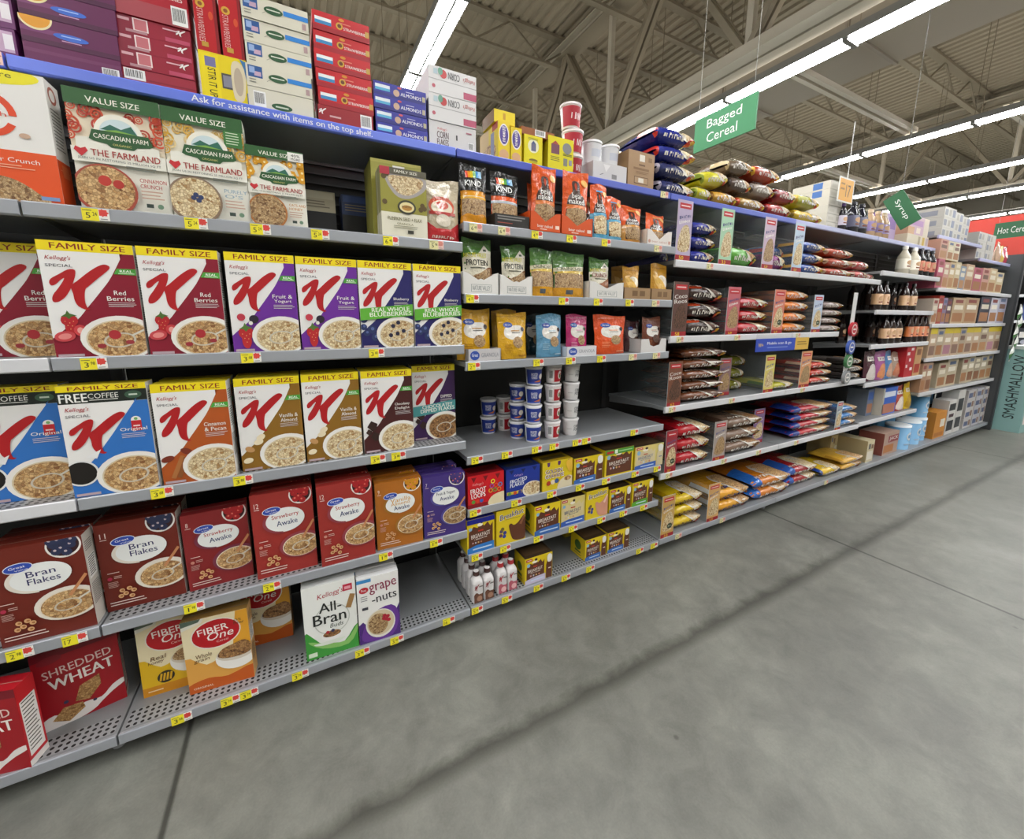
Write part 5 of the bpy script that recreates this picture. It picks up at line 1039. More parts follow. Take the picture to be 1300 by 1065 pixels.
# top shelf of the granola bay
def honeyb(p): p.rect(0, 0, 1, 1, '#e8cc14'); p.ell(.5, .66, .42, .28, '#f0ece6'); p.ell(.5, .66, .36, .24, '#5a4a9a'); p.scr(.5, .66, .44*p.H/p.W, .3*p.W/p.H, '#f0ece6', 6, rot=-PI/2); p.ell(.5, .16, .4, .13, '#d8a87a')
def honeys(p): p.rect(0, 0, 1, 1, '#c8a868'); p.rect(.5, 0, 1, 1, '#e0c41c'); p.ell(.5, .3, .4, .25, FLAKE); p.rect(.62, .1, .8, .8, '#7a82a8'); p.rect(.7, .82, .98, 1.0, '#b03a2c')
YS = .08
def topbox(a, b, y0, h, d, front, label, body, left=None, cat='cereal box', name='cereal_box', z=ZT, group=None):
    xc, w = span(a, b, ZT, y0); return put(carton(w-.003, h, d, body, front, None, left, None, name=name), name, label, cat, xc, y0, z, 0, group)
GH = 'yellow honey cereal boxes on the top shelf'
topbox(632, 647.5, YS, .152, .19, honeyb, 'narrow yellow honey cereal box end beside the corn flakes, left one', '#e0c41c', honeys, group=GH)
topbox(648, 662.5, YS, .14, .19, honeyb, 'narrow yellow honey cereal box end beside the other yellow boxes, right one', '#e0c41c', None, group=GH)
xc, w = span(633, 656, ZT, .16)
put(carton(.1, .05, .12, '#e8d01c', lambda p: (p.rect(0, 0, 1, 1, '#e8d01c'), p.rect(.42, .3, .54, .8, '#c89a2c')), None, lambda p: p.rect(0, 0, 1, 1, '#8a6a4a'), name='flat_yellow'), 'cereal_box', 'yellow box lying flat on top of the left honey cereal box', 'cereal box', X_(638, 2.25, .12), .1, ZT+.153, 0)
def ybox(two):
    def d(p):
        p.rect(0, 0, 1, 1, '#e6d812')
        if two: p.rect(.12, .5, .44, .78, '#7a4a5a'); p.poly([(.14, .78), (.28, .88), (.42, .78)], '#b04a3a'); p.lines(.1, .4, .5, 3, .05, '#6a6a2c', .02); p.ell(.74, .72, .18, .16, '#8a8a8a'); p.rect(.6, .2, .76, .42, '#8a8a7a'); p.rect(.82, .24, .94, .4, '#8a8a9a'); p.lines(.58, .54, .96, 2, .04, '#6a6a3a', .02)
        else: p.ell(.5, .66, .3, .22, '#f0eec8'); p.rect(.38, .5, .64, .74, '#6a6a88'); p.poly([(.38, .74), (.5, .84), (.64, .74)], '#4a5a8a'); p.lines(.2, .9, .8, 2, .04, '#a8a02c', .02); p.ell(.5, .2, .24, .05, '#7a6a2c'); p.rect(.28, .12, .72, .18, '#c8b81c')
    return d
topbox(665, 688.5, YS, .125, .16, ybox(False), 'yellow cup box with one pictured cup, below a brown carton', '#d8c81a')
topbox(695, 727.5, YS, .145, .16, ybox(True), 'yellow cup box with two columns of pictures beside red cups', '#d8c81a', lambda p: p.rect(0, 0, 1, 1, '#c8b81a'))
put(carton(.17, .03, .14, '#9a5a30', lambda p: (p.rect(0, 0, 1, 1, '#9a5a30'), p.bars(.4, .1, .72, .95)), name='brown_case'), 'display_case', 'flat brown carton lying on the yellow one cup box', 'carton', X_(681, 2.21, .1), .085, ZT+.1262, 0)
bcr = cup('#e2dada', '#e4dcdc', lambda p: (p.rect(0, 0, 1, 1, '#b01c30'), p.scr(.5, .5, .4, .4, '#f2eaea', 3)), r=.05, h=.11, name='big_red_cup')
bcw = cup('#dcdcde', '#e6e6e8', lambda p: (p.rect(0, 0, 1, 1, '#d9d9dc'), p.rect(.3, .3, .7, .7, '#c8ccd8')), r=.05, h=.11, name='big_white_cup')
def bigcups(pr, what, a, b, y, z, n, group):
    for i in range(n):
        o = put(pr[0], 'cereal_cup', what+(', '+('lower', 'middle', 'top')[i if n > 2 else i*2]+' one' if n > 1 else ''), 'cereal cup', span(a, b, z, y-.05)[0], y, z+i*.1115, 0, group); link('lid', pr[1], o)
bigcups(bcr, 'red and white cereal cup stacked right of the yellow cup boxes', 720, 746, .16, ZT, 2, 'large red cereal cups')
put(bcr[0], 'cereal_cup', 'large red cereal cup crowning the stack beside the yellow cup boxes', 'cereal cup', span(718, 745, ZT+.2, .11)[0], .16, ZT+.223, 0, 'large red cereal cups'); link('lid', bcr[1], COL.objects[-1])
def wt(p): p.rect(0, 0, 1, 1, '#cfcdce'); p.poly([(.3, .9), (.38, .5), (.5, .9)], '#e4e2e2'); p.rect(.55, .2, .7, .45, '#8a888a'); p.line(.2, .3, .3, .4, .003, '#77757a')
topbox(752, 795, YS, .085, .2, wt, 'low grey white carton under two white cups', '#c9c7c8', cat='carton', name='display_case')
xx = span(752, 795, ZT, YS)[0]
for i, (dx, h) in enumerate(((-.06, 0), (.055, -.0))):
    o = put(bcw[0], 'cereal_cup', 'large white cereal cup on the low white carton, '+('left', 'right')[i]+' one', 'cereal cup', xx+dx, YS+.08, ZT+.0862, 0, 'large white cereal cups'); link('lid', bcw[1], o)
def kr(p): p.rect(0, 0, 1, 1, '#a88660'); p.rect(.42, .74, .62, .92, '#e6e0d4'); p.rect(.76, .76, .9, .88, '#8a6a48'); p.rect(.4, .62, .64, .66, '#6a4c30'); p.rect(.2, .5, .8, .56, '#8a6844'); p.rect(.24, .12, .78, .32, '#6a4c30'); p.rect(.26, .14, .76, .3, '#b0906a'); p.rect(.4, .16, .6, .28, '#e0d8c8'); p.lines(.3, .44, .8, 2, .04, '#8a6844', .015)
topbox(796, 829, YS, .175, .2, kr, 'brown corrugated shipping carton beside the blue bags', '#9c7a54', lambda p: p.rect(0, 0, 1, 1, '#92714c'), 'shipping carton', 'shipping_carton')
# ------------------------------------------------------------------ bagged cereals
def spow(x, e): return math.copysign(abs(x)**e, x)
def bag(w, L, t, base, deco=None, sd=1, name='cereal_bag', tail=None):
    """Pillow bag lying on its back, crimped short ends left and right; front edge at Y=0, base at Z=0."""
    g = G(); nu, nv = 10, 16
    def pos(u, a):
        q = abs(2*u-1); e = max(.14, (1-q**7)**.5 if u < .5 else (1-q**3.6)**.62); c, s = spow(math.cos(a), .55), spow(math.sin(a), .62)
        n1 = noise.noise(Vector((u*4+sd*3.1, c*2+sd, s*2))); n2 = noise.noise(Vector((u*11+sd, c*5, s*4-sd)))
        r = 1-.13*abs(n1)-.13*abs(n2)
        return Vector(((u-.5)*w*(1-.03*abs(n1)), L/2+L/2*c*(1-.06*q**3)*(1-.05*abs(n2)), t/2+t/2*s*e*r-.08*t*max(0, 2*u-1)*e))
    g.grid(lambda u, v: pos(u, -2*PI*v), nu, nv, foil(base) if isinstance(base, str) else base)
    if deco:
        def Sf(u, v):
            a = PI+.75-(.75+PI*.5)*v; k = .02; p = pos(u, a); A = pos(min(1, u+k), a)-pos(max(0, u-k), a); B_ = pos(u, a-k)-pos(u, a+k)
            return p, A.cross(B_).normalized()
        p = P(g, Sf, w, t*.9+L*.35, nu, 6, e=.0008); p.fo = True; deco(p)
    return g.mesh(name)
def mom(c2, pic, lab='#e8c02a', tc='#dcd6cc', patch=None, band=False):
    """Printed bag: white edged picture to the right, unreadable lettering on the front, bright tail label."""
    def d(p):
        p.poly(smooth([(.42, .98), (.5, .62), (.62, .34), (.8, .22), (.97, .2), (.99, .98)], 3), '#e2ddd2'); p.poly(smooth([(.47, .99), (.55, .62), (.66, .38), (.82, .27), (.95, .25), (.97, .99)], 3), pic)
        if patch: p.poly(smooth([(.04, .62), (.1, .5), (.4, .52), (.42, .74), (.1, .8)], 3), patch)
        p.rect(0, 0, .2 if band else .05, 1, c2); p.poly(smooth([(.72, .0), (.8, .3), (.98, .32), (.99, .0)], 2), c2)
        p.scr(.42, .27, .5, .13, tc, 8); p.scr(.3, .68, .32, .12, tc, 5); p.ell(.9, .2, .07, .12, lab); p.ell(.8, .16, .05, .1, '#c8442a')
    return d
MB = {}
def mbag(key, w, L, t, base, *a, **k):
    kk = (key, round(w, 2)); v = MB.setdefault(kk, [])
    if len(v) < 2: v.append(bag(w, L, t, base, mom(*a, **k), sd=R.random()*20, name='bag_'+key))
    else: v.append(v.pop(0)); return v[-1]
    return v[-1]
ORD = ('lowest', 'second up', 'third up', 'fourth up', 'fifth up', 'sixth up')
DIVS = []
def pile(key, a, b, z, n, t, what, spec, y=.02, L=.34, group=None, jit=.012, sag=0, shrink=.98):
    L = min(L, .478-y)
    xc, w = span(a, b, z+t, y); l, r = xc-w/2, xc+w/2
    for zd, xd in DIVS:
        if abs(zd-z) < .01 and xd > l+.04: r = min(r, xd-.003)
    xc, w = (l+r)/2, r-l
    for i in range(n):
        me = mbag(key, w*shrink, L, t, *spec)
        lab = what if n == 1 else f"{what}, {ORD[i] if i < n-1 else 'topmost'}"
        put(me, 'cereal_bag', lab, 'cereal bag', xc+R.uniform(-jit, jit)*.6, y+R.uniform(0, jit), z+.001+i*t*1.002, R.uniform(-.8, .8), group or what.replace('bag', 'bags', 1))
def acrylic(): 
    m = mat('#c8d4d8', .08, alpha=.06, name='clear_acrylic'); return m
ACR = acrylic()
def divider(a, b, z, h, c, pic, txt, num, label, tc='#f2eee8', y=.004, depth=.4, top='#c0202a', seal=False):
    xc, w = span(a, b, z, y); t = thing('shelf_divider', label, 'shelf divider', (xc, y, z+.001)); DIVS.append((z, xc-w/2))
    g = G(); x = w/2; g.box(-x, x, 0, .0025, 0, h, '#d8dcde')
    p = P(g, flat((-x, 0, 0), (w, 0, 0), (0, 0, h), (0, -1, 0)), w, h); p.rect(0, 0, 1, 1, c); p.poly(smooth([(.1, .2), (.3, .52), (.7, .6), (.9, .45), (.9, .2), (.5, .14)], 3), pic); p.rect(.12, .86, .88, .95, top); p.rect(.2, .895, .8, .915, '#f0d8d8')
    ws = txt.split()
    for i, w1 in enumerate(ws): p.txt(w1, .5, .74-.09*i, .84, .075, tc, bold=.03, rot=.1)
    if not ws:
        for i in range(2): p.scr(.5, .73-.08*i, .8, .055, tc if i else '#5a5a8a', 6, rot=.2)
    if seal: p.ell(.66, .26, .2, .065, '#2c3a22'); p.scr(.66, .26, .26, .03, '#c8d0b8', 3)
    p.rect(0, 0, 1, .09, '#a01826'); (p.txt(num, .4, .045, .3, .065, '#f0d02a', bold=.02) if num else p.scr(.4, .045, .3, .055, '#f0d02a', 2))
    g.obj('front_strip', t)
    g = G(); s = .0015; g.box(-x-s, -x, .003, depth, 0, h*.98, ACR); g.obj('side_panel', t)
    return t
CK = ('#2a1712', CHOC, '#e8a82a', '#dcd6cc', '#b8401e'); RK = ('#7a0f16', OAT); OK_ = ('#b85a12', FLAKE); SK_ = ('#6a5a52', BRAN); BK = ('#141c5a', CLUST); YK = ('#b8920e', OAT, '#d86a1c', '#5a3210')
# second shelf from top
divider(856.5, 875, W1, .31, '#b9aac8', OAT, '', '50', 'pale lilac printed shelf divider at the left end of the second shelf')
divider(911.5, 927, W1, .31, '#a8d0b0', OAT, '', '33', 'pale green printed shelf divider right of the dark blue bags')
divider(966, 980, W1, .31, '#c8b0c4', CLUST, '', '', 'mauve printed shelf divider right of the green bag')
divider(1004, 1016, W1, .31, '#b8cce0', OAT, '', '', 'light blue printed shelf divider right of the purple bag')
pile('blue', 877, 919, W1, 3, .078, 'dark blue cereal bag between lilac and green dividers', ('#1e2a8c',)+BK)
pile('violet', 843, 851, W1, 2, .08, 'violet bag in the shadow left of the lilac divider', ('#3c3278', '#2a2258', OAT), y=.14)
pile('green', 928, 969, W1, 1, .13, 'bright green cereal bag beside the green divider', ('#5aa63a', '#2f6a1e', FLAKE))
pile('purple', 980, 1006, W1, 1, .12, 'purple cereal bag beside the mauve divider', ('#7a1f6a', '#5a1450', OAT))
pile('royal', 981, 997, W1, 2, .1, 'royal blue bag standing deep behind the purple one', ('#1f5aa8', '#c8344a', OAT), y=.14)
pile('blue2', 1017, 1048, W1, 3, .075, 'blue and gold cereal bag right of the light blue divider', ('#23489a', '#d8a03a', FLAKE))
pile('redor', 1051, 1085, W1, 3, .07, 'red and orange cereal bag left of the pink bags', ('#b8452a', '#d8b090', FLAKE))
pile('pink', 1089, 1105, W1, 2, .075, 'pinkish red cereal bag at the right end of the second shelf', ('#c85a5a', '#e8c8b8', OAT), y=.04)
pile('pale', 1108, 1112, W1, 1, .06, 'small pale red bag at the very end of the second shelf', ('#c8706a', '#e8d0c8', OAT), y=.05)
# third shelf
divider(851.5, 870, W2, .3, '#5f4038', CHOC, 'Coco Roos', '58', 'brown printed shelf divider with white lettering on the third shelf')
divider(920, 935.5, W2, .29, '#c0626c', CLUST, '', '', 'rose printed shelf divider between brown and red bags')
divider(978.6, 992, W2, .29, '#d8806a', OAT, '', '', 'salmon printed shelf divider between red and orange bags', seal=True)
divider(1029, 1040, W2, .27, '#b9c8de', OAT, '', '', 'light blue printed shelf divider right of the orange bags', seal=True)
pile('coco', 871, 926, W2, 3, .098, 'glossy dark brown chocolate bag beside the brown divider', ('#35201a',)+CK)
pile('red', 936, 983, W2, 3, .08, 'bright red cereal bag right of the rose divider', ('#b0141e',)+RK)
pile('orange', 992, 1033, W2, 4, .075, 'orange cereal bag right of the salmon divider', ('#dd7a1c',)+OK_)
pile('silver', 1041, 1070, W2, 4, .058, 'silvery brown cereal bag at the right end of the third shelf', ('#9a8a86',)+SK_)
# fourth shelf
divider(846, 863, W3, .26, '#7a4a34', CHOC, 'Coco Roos', '62', 'brown printed shelf divider on the fourth shelf with a cocoa picture')
divider(911, 925, W3, .25, '#8a6a6a', CLUST, '', '', 'dusty brown printed divider half behind the chocolate bags', y=.08)
divider(968, 980, W3, .26, '#d8c86a', OAT, '', '', 'yellow printed shelf divider left of the flat yellow green bag')
divider(1013, 1026, W3, .27, '#d89a6a', CLUST, '', '', 'tan and red printed shelf divider under the blue scan sign')
pile('choc', 864, 921, W3, 5, .066, 'milk chocolate coloured bag on the fourth shelf', ('#6a3a1e', '#4a2412', CHOC, '#e8a82a'))
pile('olive', 929, 957, W3, 3, .085, 'olive green bag deep behind clear panels', ('#7a7a1e', '#5a6a18', OAT), y=.13)
pile('lime', 979, 1013, W3, 1, .06, 'flat yellow green bag between yellow and tan dividers', ('#b8b42c', '#6a8a2a', OAT))
pile('scarlet', 1026, 1058, W3, 3, .06, 'scarlet cereal bag right of the tan and red divider', ('#c0301c', '#e8b89a', FLAKE))
# fifth shelf
divider(843, 857, W4, .26, '#9a2c38', OAT, '', '37', 'maroon printed shelf divider with a dark round seal on the fifth shelf', seal=True)
divider(904, 919, W4, .26, '#a89a94', CLUST, '', '', 'grey brown printed shelf divider between red and silver brown bags')
divider(954, 967, W4, .26, '#8a6a9a', OAT, '', '', 'violet printed divider behind the silver brown bags', y=.1)
divider(1059, 1066, W4, .24, '#a8b4b8', OAT, '', '', 'grey printed shelf divider right of the red and blue bags')
pile('redw', 858, 908, W4, 3, .09, 'red bag with clear cereal window on the fifth shelf', ('#b01420', '#7a0e16', OAT))
pile('silv2', 920, 972, W4, 3, .085, 'silver brown cereal bag right of the grey brown divider', ('#7a6252', '#5a4234', BRAN))
pile('redb', 1004, 1062, W4, 4, .062, 'red bag with dark blue side in the neat fifth shelf pile', ('#b01428', '#1e3484', FLAKE, '#e8c02a', '#dcd6cc', None, True))
pile('sky', 1066, 1090, W4, 3, .06, 'light blue cereal bag at the right end of the fifth shelf', ('#2f74b8', '#1f4a8a', FLAKE))
# lowest shelf
divider(838, 854, W5, .27, '#c9a25a', OAT, '', '33', 'golden printed shelf divider with green seal on the lowest shelf', y=-.018, depth=.44, seal=True)
divider(896.5, 911, W5, .26, '#d8aa6a', OAT, '', '', 'tan printed shelf divider between yellow and orange bags', y=-.018, depth=.44)
pile('yellow', 855, 904, W5, 3, .075, 'yellow cereal bag right of the golden divider', ('#d8b81c',)+YK, y=.0, L=.4)
pile('corn', 911, 955, W5, 2, .085, 'large orange yellow bag with white lettering and blue end', ('#e0a02a', '#e8e0d0', FLAKE, '#2a6ab8', '#2a3a6a'), y=.0, L=.44)
pile('amber', 957, 1006, W5, 2, .085, 'large amber bag with a blue end strip', ('#c8761c', '#2a66b8', FLAKE, '#e8c02a', '#e8e0d0', None, True), y=.0, L=.44)
pile('crim', 1000, 1043, W5, 2, .08, 'large crimson bag with a blue end strip', ('#9a1c22', '#2a5ab0', OAT, '#e8c02a', '#e8e0d0', None, True), y=.02, L=.44, shrink=.84)
pile('mix', 1046, 1070, W5, 1, .08, 'blue white and yellow bag slumped on the lowest shelf', ('#d8b42a', '#2a4a9a', OAT, '#e8e8f0'), y=.0, L=.3)
pile('maize', 1070, 1097, W5, 2, .055, 'clear golden bag at the right of the lowest shelf', ('#d8a83a', '#b8862a', FLAKE), y=.0, L=.3)
# loose bags on the top shelf
NV1 = ('#1c2a86', '#c8342a', OAT, '#d8a83a'); NV2 = ('#232a5c', '#a8a0b0', OAT, '#c8a02a')
xb = span(829, 879, ZT, .1)
for i, (sp, l) in enumerate(((NV2, 'navy bag with a gold round seal, lowest of the blue pile on the top shelf'), (NV2, 'navy bag with a gold round seal, second in the blue pile on the top shelf'), (NV1, 'royal blue bag with red print, third in the blue pile on the top shelf'), (NV1, 'royal blue bag with red print crowning the blue pile under the strip light'))):
    put(bag(xb[1]*(.93+.03*(i % 2)), .3, .09, sp[0], mom(*sp[1:]), sd=i*3.3+1), 'cereal_bag', l, 'cereal bag', xb[0]+.02-.008*i, .085+.004*i, ZT+i*.0885, R.uniform(-3, 3), None)
put(bag(.2, .11, .07, '#d8822a', mom('#a85a1a', OAT), sd=4.4), 'cereal_bag', 'orange bag peeking out behind the brown shipping carton', 'cereal bag', X_(783, 2.3, .3), .3, ZT+.2, 0)
put(carton(.18, .198, .11, '#94754f', name='back_carton'), 'shipping_carton', 'brown carton hidden behind the white cups under the orange bag', 'shipping carton', X_(783, 2.2, .3), .3, ZT, 0)
GO, TN, RD, YL = ('#c8962a', '#8a5a1c', FLAKE), ('#5a4a40', '#3a2a24', FLAKE), ('#8e1a1e', '#5a1014', OAT), ('#d8b41c', '#9a7a14', OAT)
HT = (.088, .1, .095)
def heap(layer, a, b, spec, label, y=.07, L=.26, ry=0, rz=0):
    z = ZT+sum(HT[:layer])+.002*layer; xc, w = span(a, b, z+HT[layer]/2, y)
    o = put(bag(w*.97, L, HT[layer]*.98, spec[0], mom(*spec[1:]), sd=R.random()*30, name='bag_loose'), 'cereal_bag', label, 'cereal bag', xc, y, z, rz, 'loose bags heaped on the top shelf'); o.rotation_euler[1] = math.radians(ry)
LEM, SIL = ('#c8c02a', '#8a9a2a', OAT), ('#8a7c70', '#4a3a30', FLAKE)
heap(0, 885, 904, LEM, 'yellow green bag at the left of the loose bag heap')
heap(0, 905, 937, GO, 'golden bag low in the loose heap beside the yellow green one')
heap(0, 938, 973, ('#a8823c', '#c84a2a', FLAKE), 'tan bag with red patch at the bottom middle of the loose heap')
heap(0, 974, 1006, ('#b02a24', '#7a1418', OAT), 'bright red bag at the bottom of the loose heap')
heap(0, 1007, 1046, YL, 'long yellow bag lying low at the right end of the loose heap')
heap(1, 894, 927, LEM, 'yellow green bag lying across the golden one in the heap', ry=-8)
heap(1, 928, 955, TN, 'dark brown wheat bag in the second layer of the heap, left one')
heap(1, 956, 985, SIL, 'silver brown wheat bag in the middle of the second layer of the heap')
heap(1, 986, 1012, RD, 'dark red bag lying on the right shoulder of the heap')
heap(1, 1013, 1042, ('#a8a83a', '#c8a02a', OAT), 'olive and white bag on top of the long yellow bag')
heap(2, 926, 957, ('#6a5a48', '#c8b48a', FLAKE), 'tan bag near the top left of the heap', ry=-4)
heap(2, 958, 992, ('#a83a1e', '#d8a02a', FLAKE), 'red and gold bag topping the loose heap')
# scan sign hanging from the third shelf rail
xa, xb2 = X_(960, W2-.05, -.012), X_(1010, W2-.05, -.012); xc2 = X_(1027, W2-.05, -.012)
t = thing('scan_sign', 'blue and yellow scan and go sign clipped under the third shelf rail', 'shelf sign', (xa, -.012, W2-.115))
g = G(); w_ = xb2-xa; g.box(0, w_, 0, .002, 0, .085, '#2a49b8'); p = P(g, flat((0, 0, 0), (w_, 0, 0), (0, 0, .085), (0, -1, 0)), w_, .085); p.txt('W+', .12, .5, .12, .3, '#f0c83a', bold=.03); p.txt('Mobile scan & go', .58, .6, .62, .28, '#f0f2fa', bold=.03); p.rect(.28, .26, .8, .32, '#8aa0e0'); g.obj('blue_panel', t)
g = G(); w2_ = xc2-xb2; g.box(w_, w_+w2_, 0, .002, 0, .085, '#d8b04a'); P(g, flat((w_, 0, 0), (w2_, 0, 0), (0, 0, .085), (0, -1, 0)), w2_, .085).lines(.15, .6, .9, 2, .2, '#8a6a1c', .08); g.obj('yellow_panel', t)
G().box(0, w_+w2_, 0, .002, .085, .115, ACR).obj('clip', t)
# hanging clip strip of round tins on the third shelf end
xs = X_(1079, W2-.05, -.02)
t = thing('hanging_clip_strip', 'white clip strip hanging from the second shelf with red, blue and grey round packs', 'clip strip', (xs, -.02, W2))
G().box(-.03, .03, 0, .002, -.42, .3, '#dcdcdc').obj('strip', t)
for i, (c, z) in enumerate((('#b82030', .02), ('#3a5ab0', -.12), ('#3f7a4a', -.23), ('#8a8e90', -.36))):
    g = G(); v = [(.055*math.cos(2*PI*k/22), .055*math.sin(2*PI*k/22)) for k in range(22)]
    for yy, s_ in ((-.022, .92), ): g.face([(a*s_, yy, b+z) for a, b in v], c)
    for k in range(22): a, b = v[k], v[(k+1) % 22]; g.face([(a[0]*.92, -.022, a[1]*.92+z), (b[0]*.92, -.022, b[1]*.92+z), (b[0], -.002, b[1]+z), (a[0], -.002, a[1]+z)], c)
    P(g, flat((-.055, -.022, z-.055), (.11, 0, 0), (0, 0, .11), (0, -1, 0)), .11, .11).ring(.5, .5, .36, .08, '#e0dcd8').rect(.3, .44, .7, .56, '#e8e4e0')
    g.obj('round_pack', t)
# ------------------------------------------------------------------ syrup bay, pancake mixes, end of the row
def simple(c, bits):                                   # small far package: list of (x0, y0, x1, y1, colour)
    def d(p):
        p.rect(0, 0, 1, 1, c); p.L += 1
        for x0, y0, x1, y1, k in bits: p.rect(x0, y0, x1, y1, k, True)
    return d
def fbox(a, b, z, h, d, c, bits, label, cat='mix box', name='mix_box', y=.02, group=None, rz=0, side=None, body=None):
    xc, w = span(a, b, z, y)
    if xc+w/2 > 8.41: w = 8.41-(xc-w/2); xc = 8.41-w/2
    return put(carton(max(.02, w-.004), h, d, body or c, simple(c, bits), None, (lambda p: p.rect(0, 0, 1, 1, side)) if side else None, name=name), name, label, cat, xc, y, z, rz, group)
def jug(h, r, body, cap, lab, name, labz=(.2, .55)):
    g = G(); g.lathe([(r*.9, 0), (r, .01), (r, h*.56), (r*.93, h*.64), (r*.5, h*.8), (r*.36, h*.86), (r*.36, h*.9)], mat(body, .18, coat=.4), 20, sy=.75)
    c = G(); c.lathe([(r*.44, h*.89), (r*.44, h*.99), (r*.36, h), (0, h)], mat(cap, .4), 16, sy=.75)
    l = G(); l.lathe([(r*1.015, h*labz[0]), (r*1.015, h*labz[1])], lab, 20, sy=.75)
    p = P(l, lambda u, v: (Vector((r*1.03*math.cos(-PI+PI*u), .75*r*1.03*math.sin(-PI+PI*u), h*(labz[0]+v*(labz[1]-labz[0])))), Vector((0, -1, 0))), 3*r, h*.35, 10, 1, e=.0008); p.ell(.5, .6, .22, .24, '#d8b088'); p.rect(.3, .16, .7, .28, '#8a4a2a')
    return g.mesh(name), c.mesh(name+'_cap'), l.mesh(name+'_label')
def rowj(pr, xs, z, what, group, y=.05, cat='syrup bottle', name='syrup_bottle'):
    for i, px in enumerate(xs):
        n = ('first', 'second', 'third', 'fourth', 'fifth', 'sixth', 'seventh', 'eighth', 'ninth', 'tenth', 'eleventh', 'twelfth', 'thirteenth', 'fourteenth')[i]
        o = put(pr[0], name, f'{what}, {n} from left', cat, X_(px, z+.08, y), y, z, R.uniform(-8, 8), group); link('cap', pr[1], o); link('label', pr[2], o)
J1 = jug(.25, .046, '#241310', '#15110f', '#c9a078', 'dark_jug'); J2 = jug(.27, .04, '#2c1610', '#5a1c14', '#c8703a', 'amber_jug'); J3 = jug(.245, .062, '#d8d0bc', '#e8e4da', '#e2dccb', 'cream_jug'); J4 = jug(.25, .042, '#1c1c22', '#2a2a30', '#b8603a', 'black_jug'); J5 = jug(.26, .042, '#1e1210', '#181414', '#2a1a14', 'plain_jug')
G9 = 'syrup bottles in the dark bay'
rowj(J3, (1146, 1158), V[0], 'cream syrup jug with pale label', G9, y=.06)
rowj(J4, (1167, 1174, 1181), V[0], 'black syrup bottle with orange label', G9, y=.05)
rowj(J1, (1113, 1122, 1147, 1157), V[1], 'dark syrup bottle with tan label on the upper syrup shelf', G9)
rowj(J5, (1102, 1131, 1139), V[1], 'plain dark syrup bottle on the upper syrup shelf', G9, y=.16)
rowj(J1, (1122, 1130, 1138), V[2], 'dark syrup bottle with tan label on the lower syrup shelf', G9)
rowj(J2, (1153, 1160, 1167, 1173), V[2], 'amber syrup bottle with orange label on the lower syrup shelf', G9)
rowj(J5, (1104, 1112, 1146), V[2], 'plain dark syrup bottle on the lower syrup shelf', G9, y=.16)
for i in range(9): o = put(J5[0], 'syrup_bottle', 'plain dark bottle at the very back of the syrup shelves', 'syrup bottle', 4.98+.12*i, .27, V[1] if i % 2 else V[2], 0, 'back row of dark bottles'); link('cap', J5[1], o); link('label', J5[2], o)
# toaster pastry boxes and pouches below the syrup
T_ = V[3]
fp = lambda a, b, z, h, c, win, label, sd, d=.08, y=.03: ppx(lambda w, hh, dd: pouch(w, hh, dd, c, lambda p: (p.rect(0, 0, 1, 1, c), p.poly(smooth([(.1, .1), (.3, .5), (.7, .55), (.9, .3), (.8, .06)], 3), win), p.rect(.2, .66, .8, .8, '#ece6dc'), p.scr(.5, .73, .4, .08, c, 4)), sd=sd), a, b, z, label, cat='snack pouch', name='snack_pouch', h=h, d=d, y=y)
pile('grey', 1078, 1096, W3, 3, .06, 'grey foil bag piled left of the plum pouch', ('#6a625e', '#3a3432', BRAN))
fp(1101, 1115, T_, .27, '#4a2030', '#d8d0cc', 'dark plum pouch with white corner, first on the shelf below the syrup', 3)
fp(1115, 1127, T_, .26, '#a85a9a', '#d88a5a', 'pink and violet pouch beside the plum pouch', 4)
fp(1127, 1135, T_, .26, '#5a8ac0', '#c8a088', 'light blue pouch between the violet pouch and the red boxes', 5)
fp(1135, 1145, T_, .24, '#b09a8a', '#c87a5a', 'beige pouch next to the red spotted box', 6)
fbox(1146, 1157, T_, .298, .16, '#b8202a', [(.1, .7, .4, .8, '#f0e0e0'), (.5, .85, .8, .93, '#f0e0e0'), (.4, .5, .6, .6, '#f0e0e0'), (.1, .3, .3, .4, '#f0e0e0'), (.6, .2, .9, .3, '#f0e0e0')], 'tall red box with white spots on the shelf below the syrup', name='mix_box')
fbox(1157.5, 1166, T_, .29, .16, '#c89a6a', [(.1, .1, .9, .4, '#b03a2a'), (.2, .7, .8, .9, '#8a5a3a')], 'tan and red tall box at the right end below the syrup')
fbox(1122, 1132, T_+.0, .295, .1, '#3a8ac0', [(.1, .6, .9, .9, '#6ab0dc')], 'blue box top peeking over the violet pouches', y=.2)
Q = V[4]
fbox(1098, 1106, Q, .25, .16, '#6a7a9a', [(.1, .1, .9, .45, '#b07a5a'), (.1, .6, .9, .9, '#3a62b0')], 'blue grey tray box with cookies on the second lowest syrup shelf', side='#77808c', y=.1)
fbox(1117, 1135, Q, .26, .16, '#2f5fc0', [(.05, .05, .95, .4, '#b8745a'), (.1, .65, .9, .85, '#e0e6f4'), (.0, .0, .12, 1, '#b8b4a8')], 'bright blue box with pancake picture', side='#c9c3b4', y=.04)
fp(1138, 1150, Q, .25, '#b0463c', '#e8d8cc', 'red and white standing pouch beside the bright blue box', 8)
fp(1150.5, 1159, Q, .26, '#d8b41c', '#b8920e', 'yellow standing pouch at the right end of its shelf', 9)
H_ = V[5]
fbox(1052, 1061, W5, .215, .2, '#c8b88a', [(.1, .7, .3, .9, '#6a7a9a'), (.4, .6, .6, .85, '#8a6a4a'), (.62, .1, .95, .5, '#e8e2d0')], 'tan stacked case with pictures on the lowest shelf behind the golden bags', 'carton', 'display_case', y=.25, side='#b8a87c')
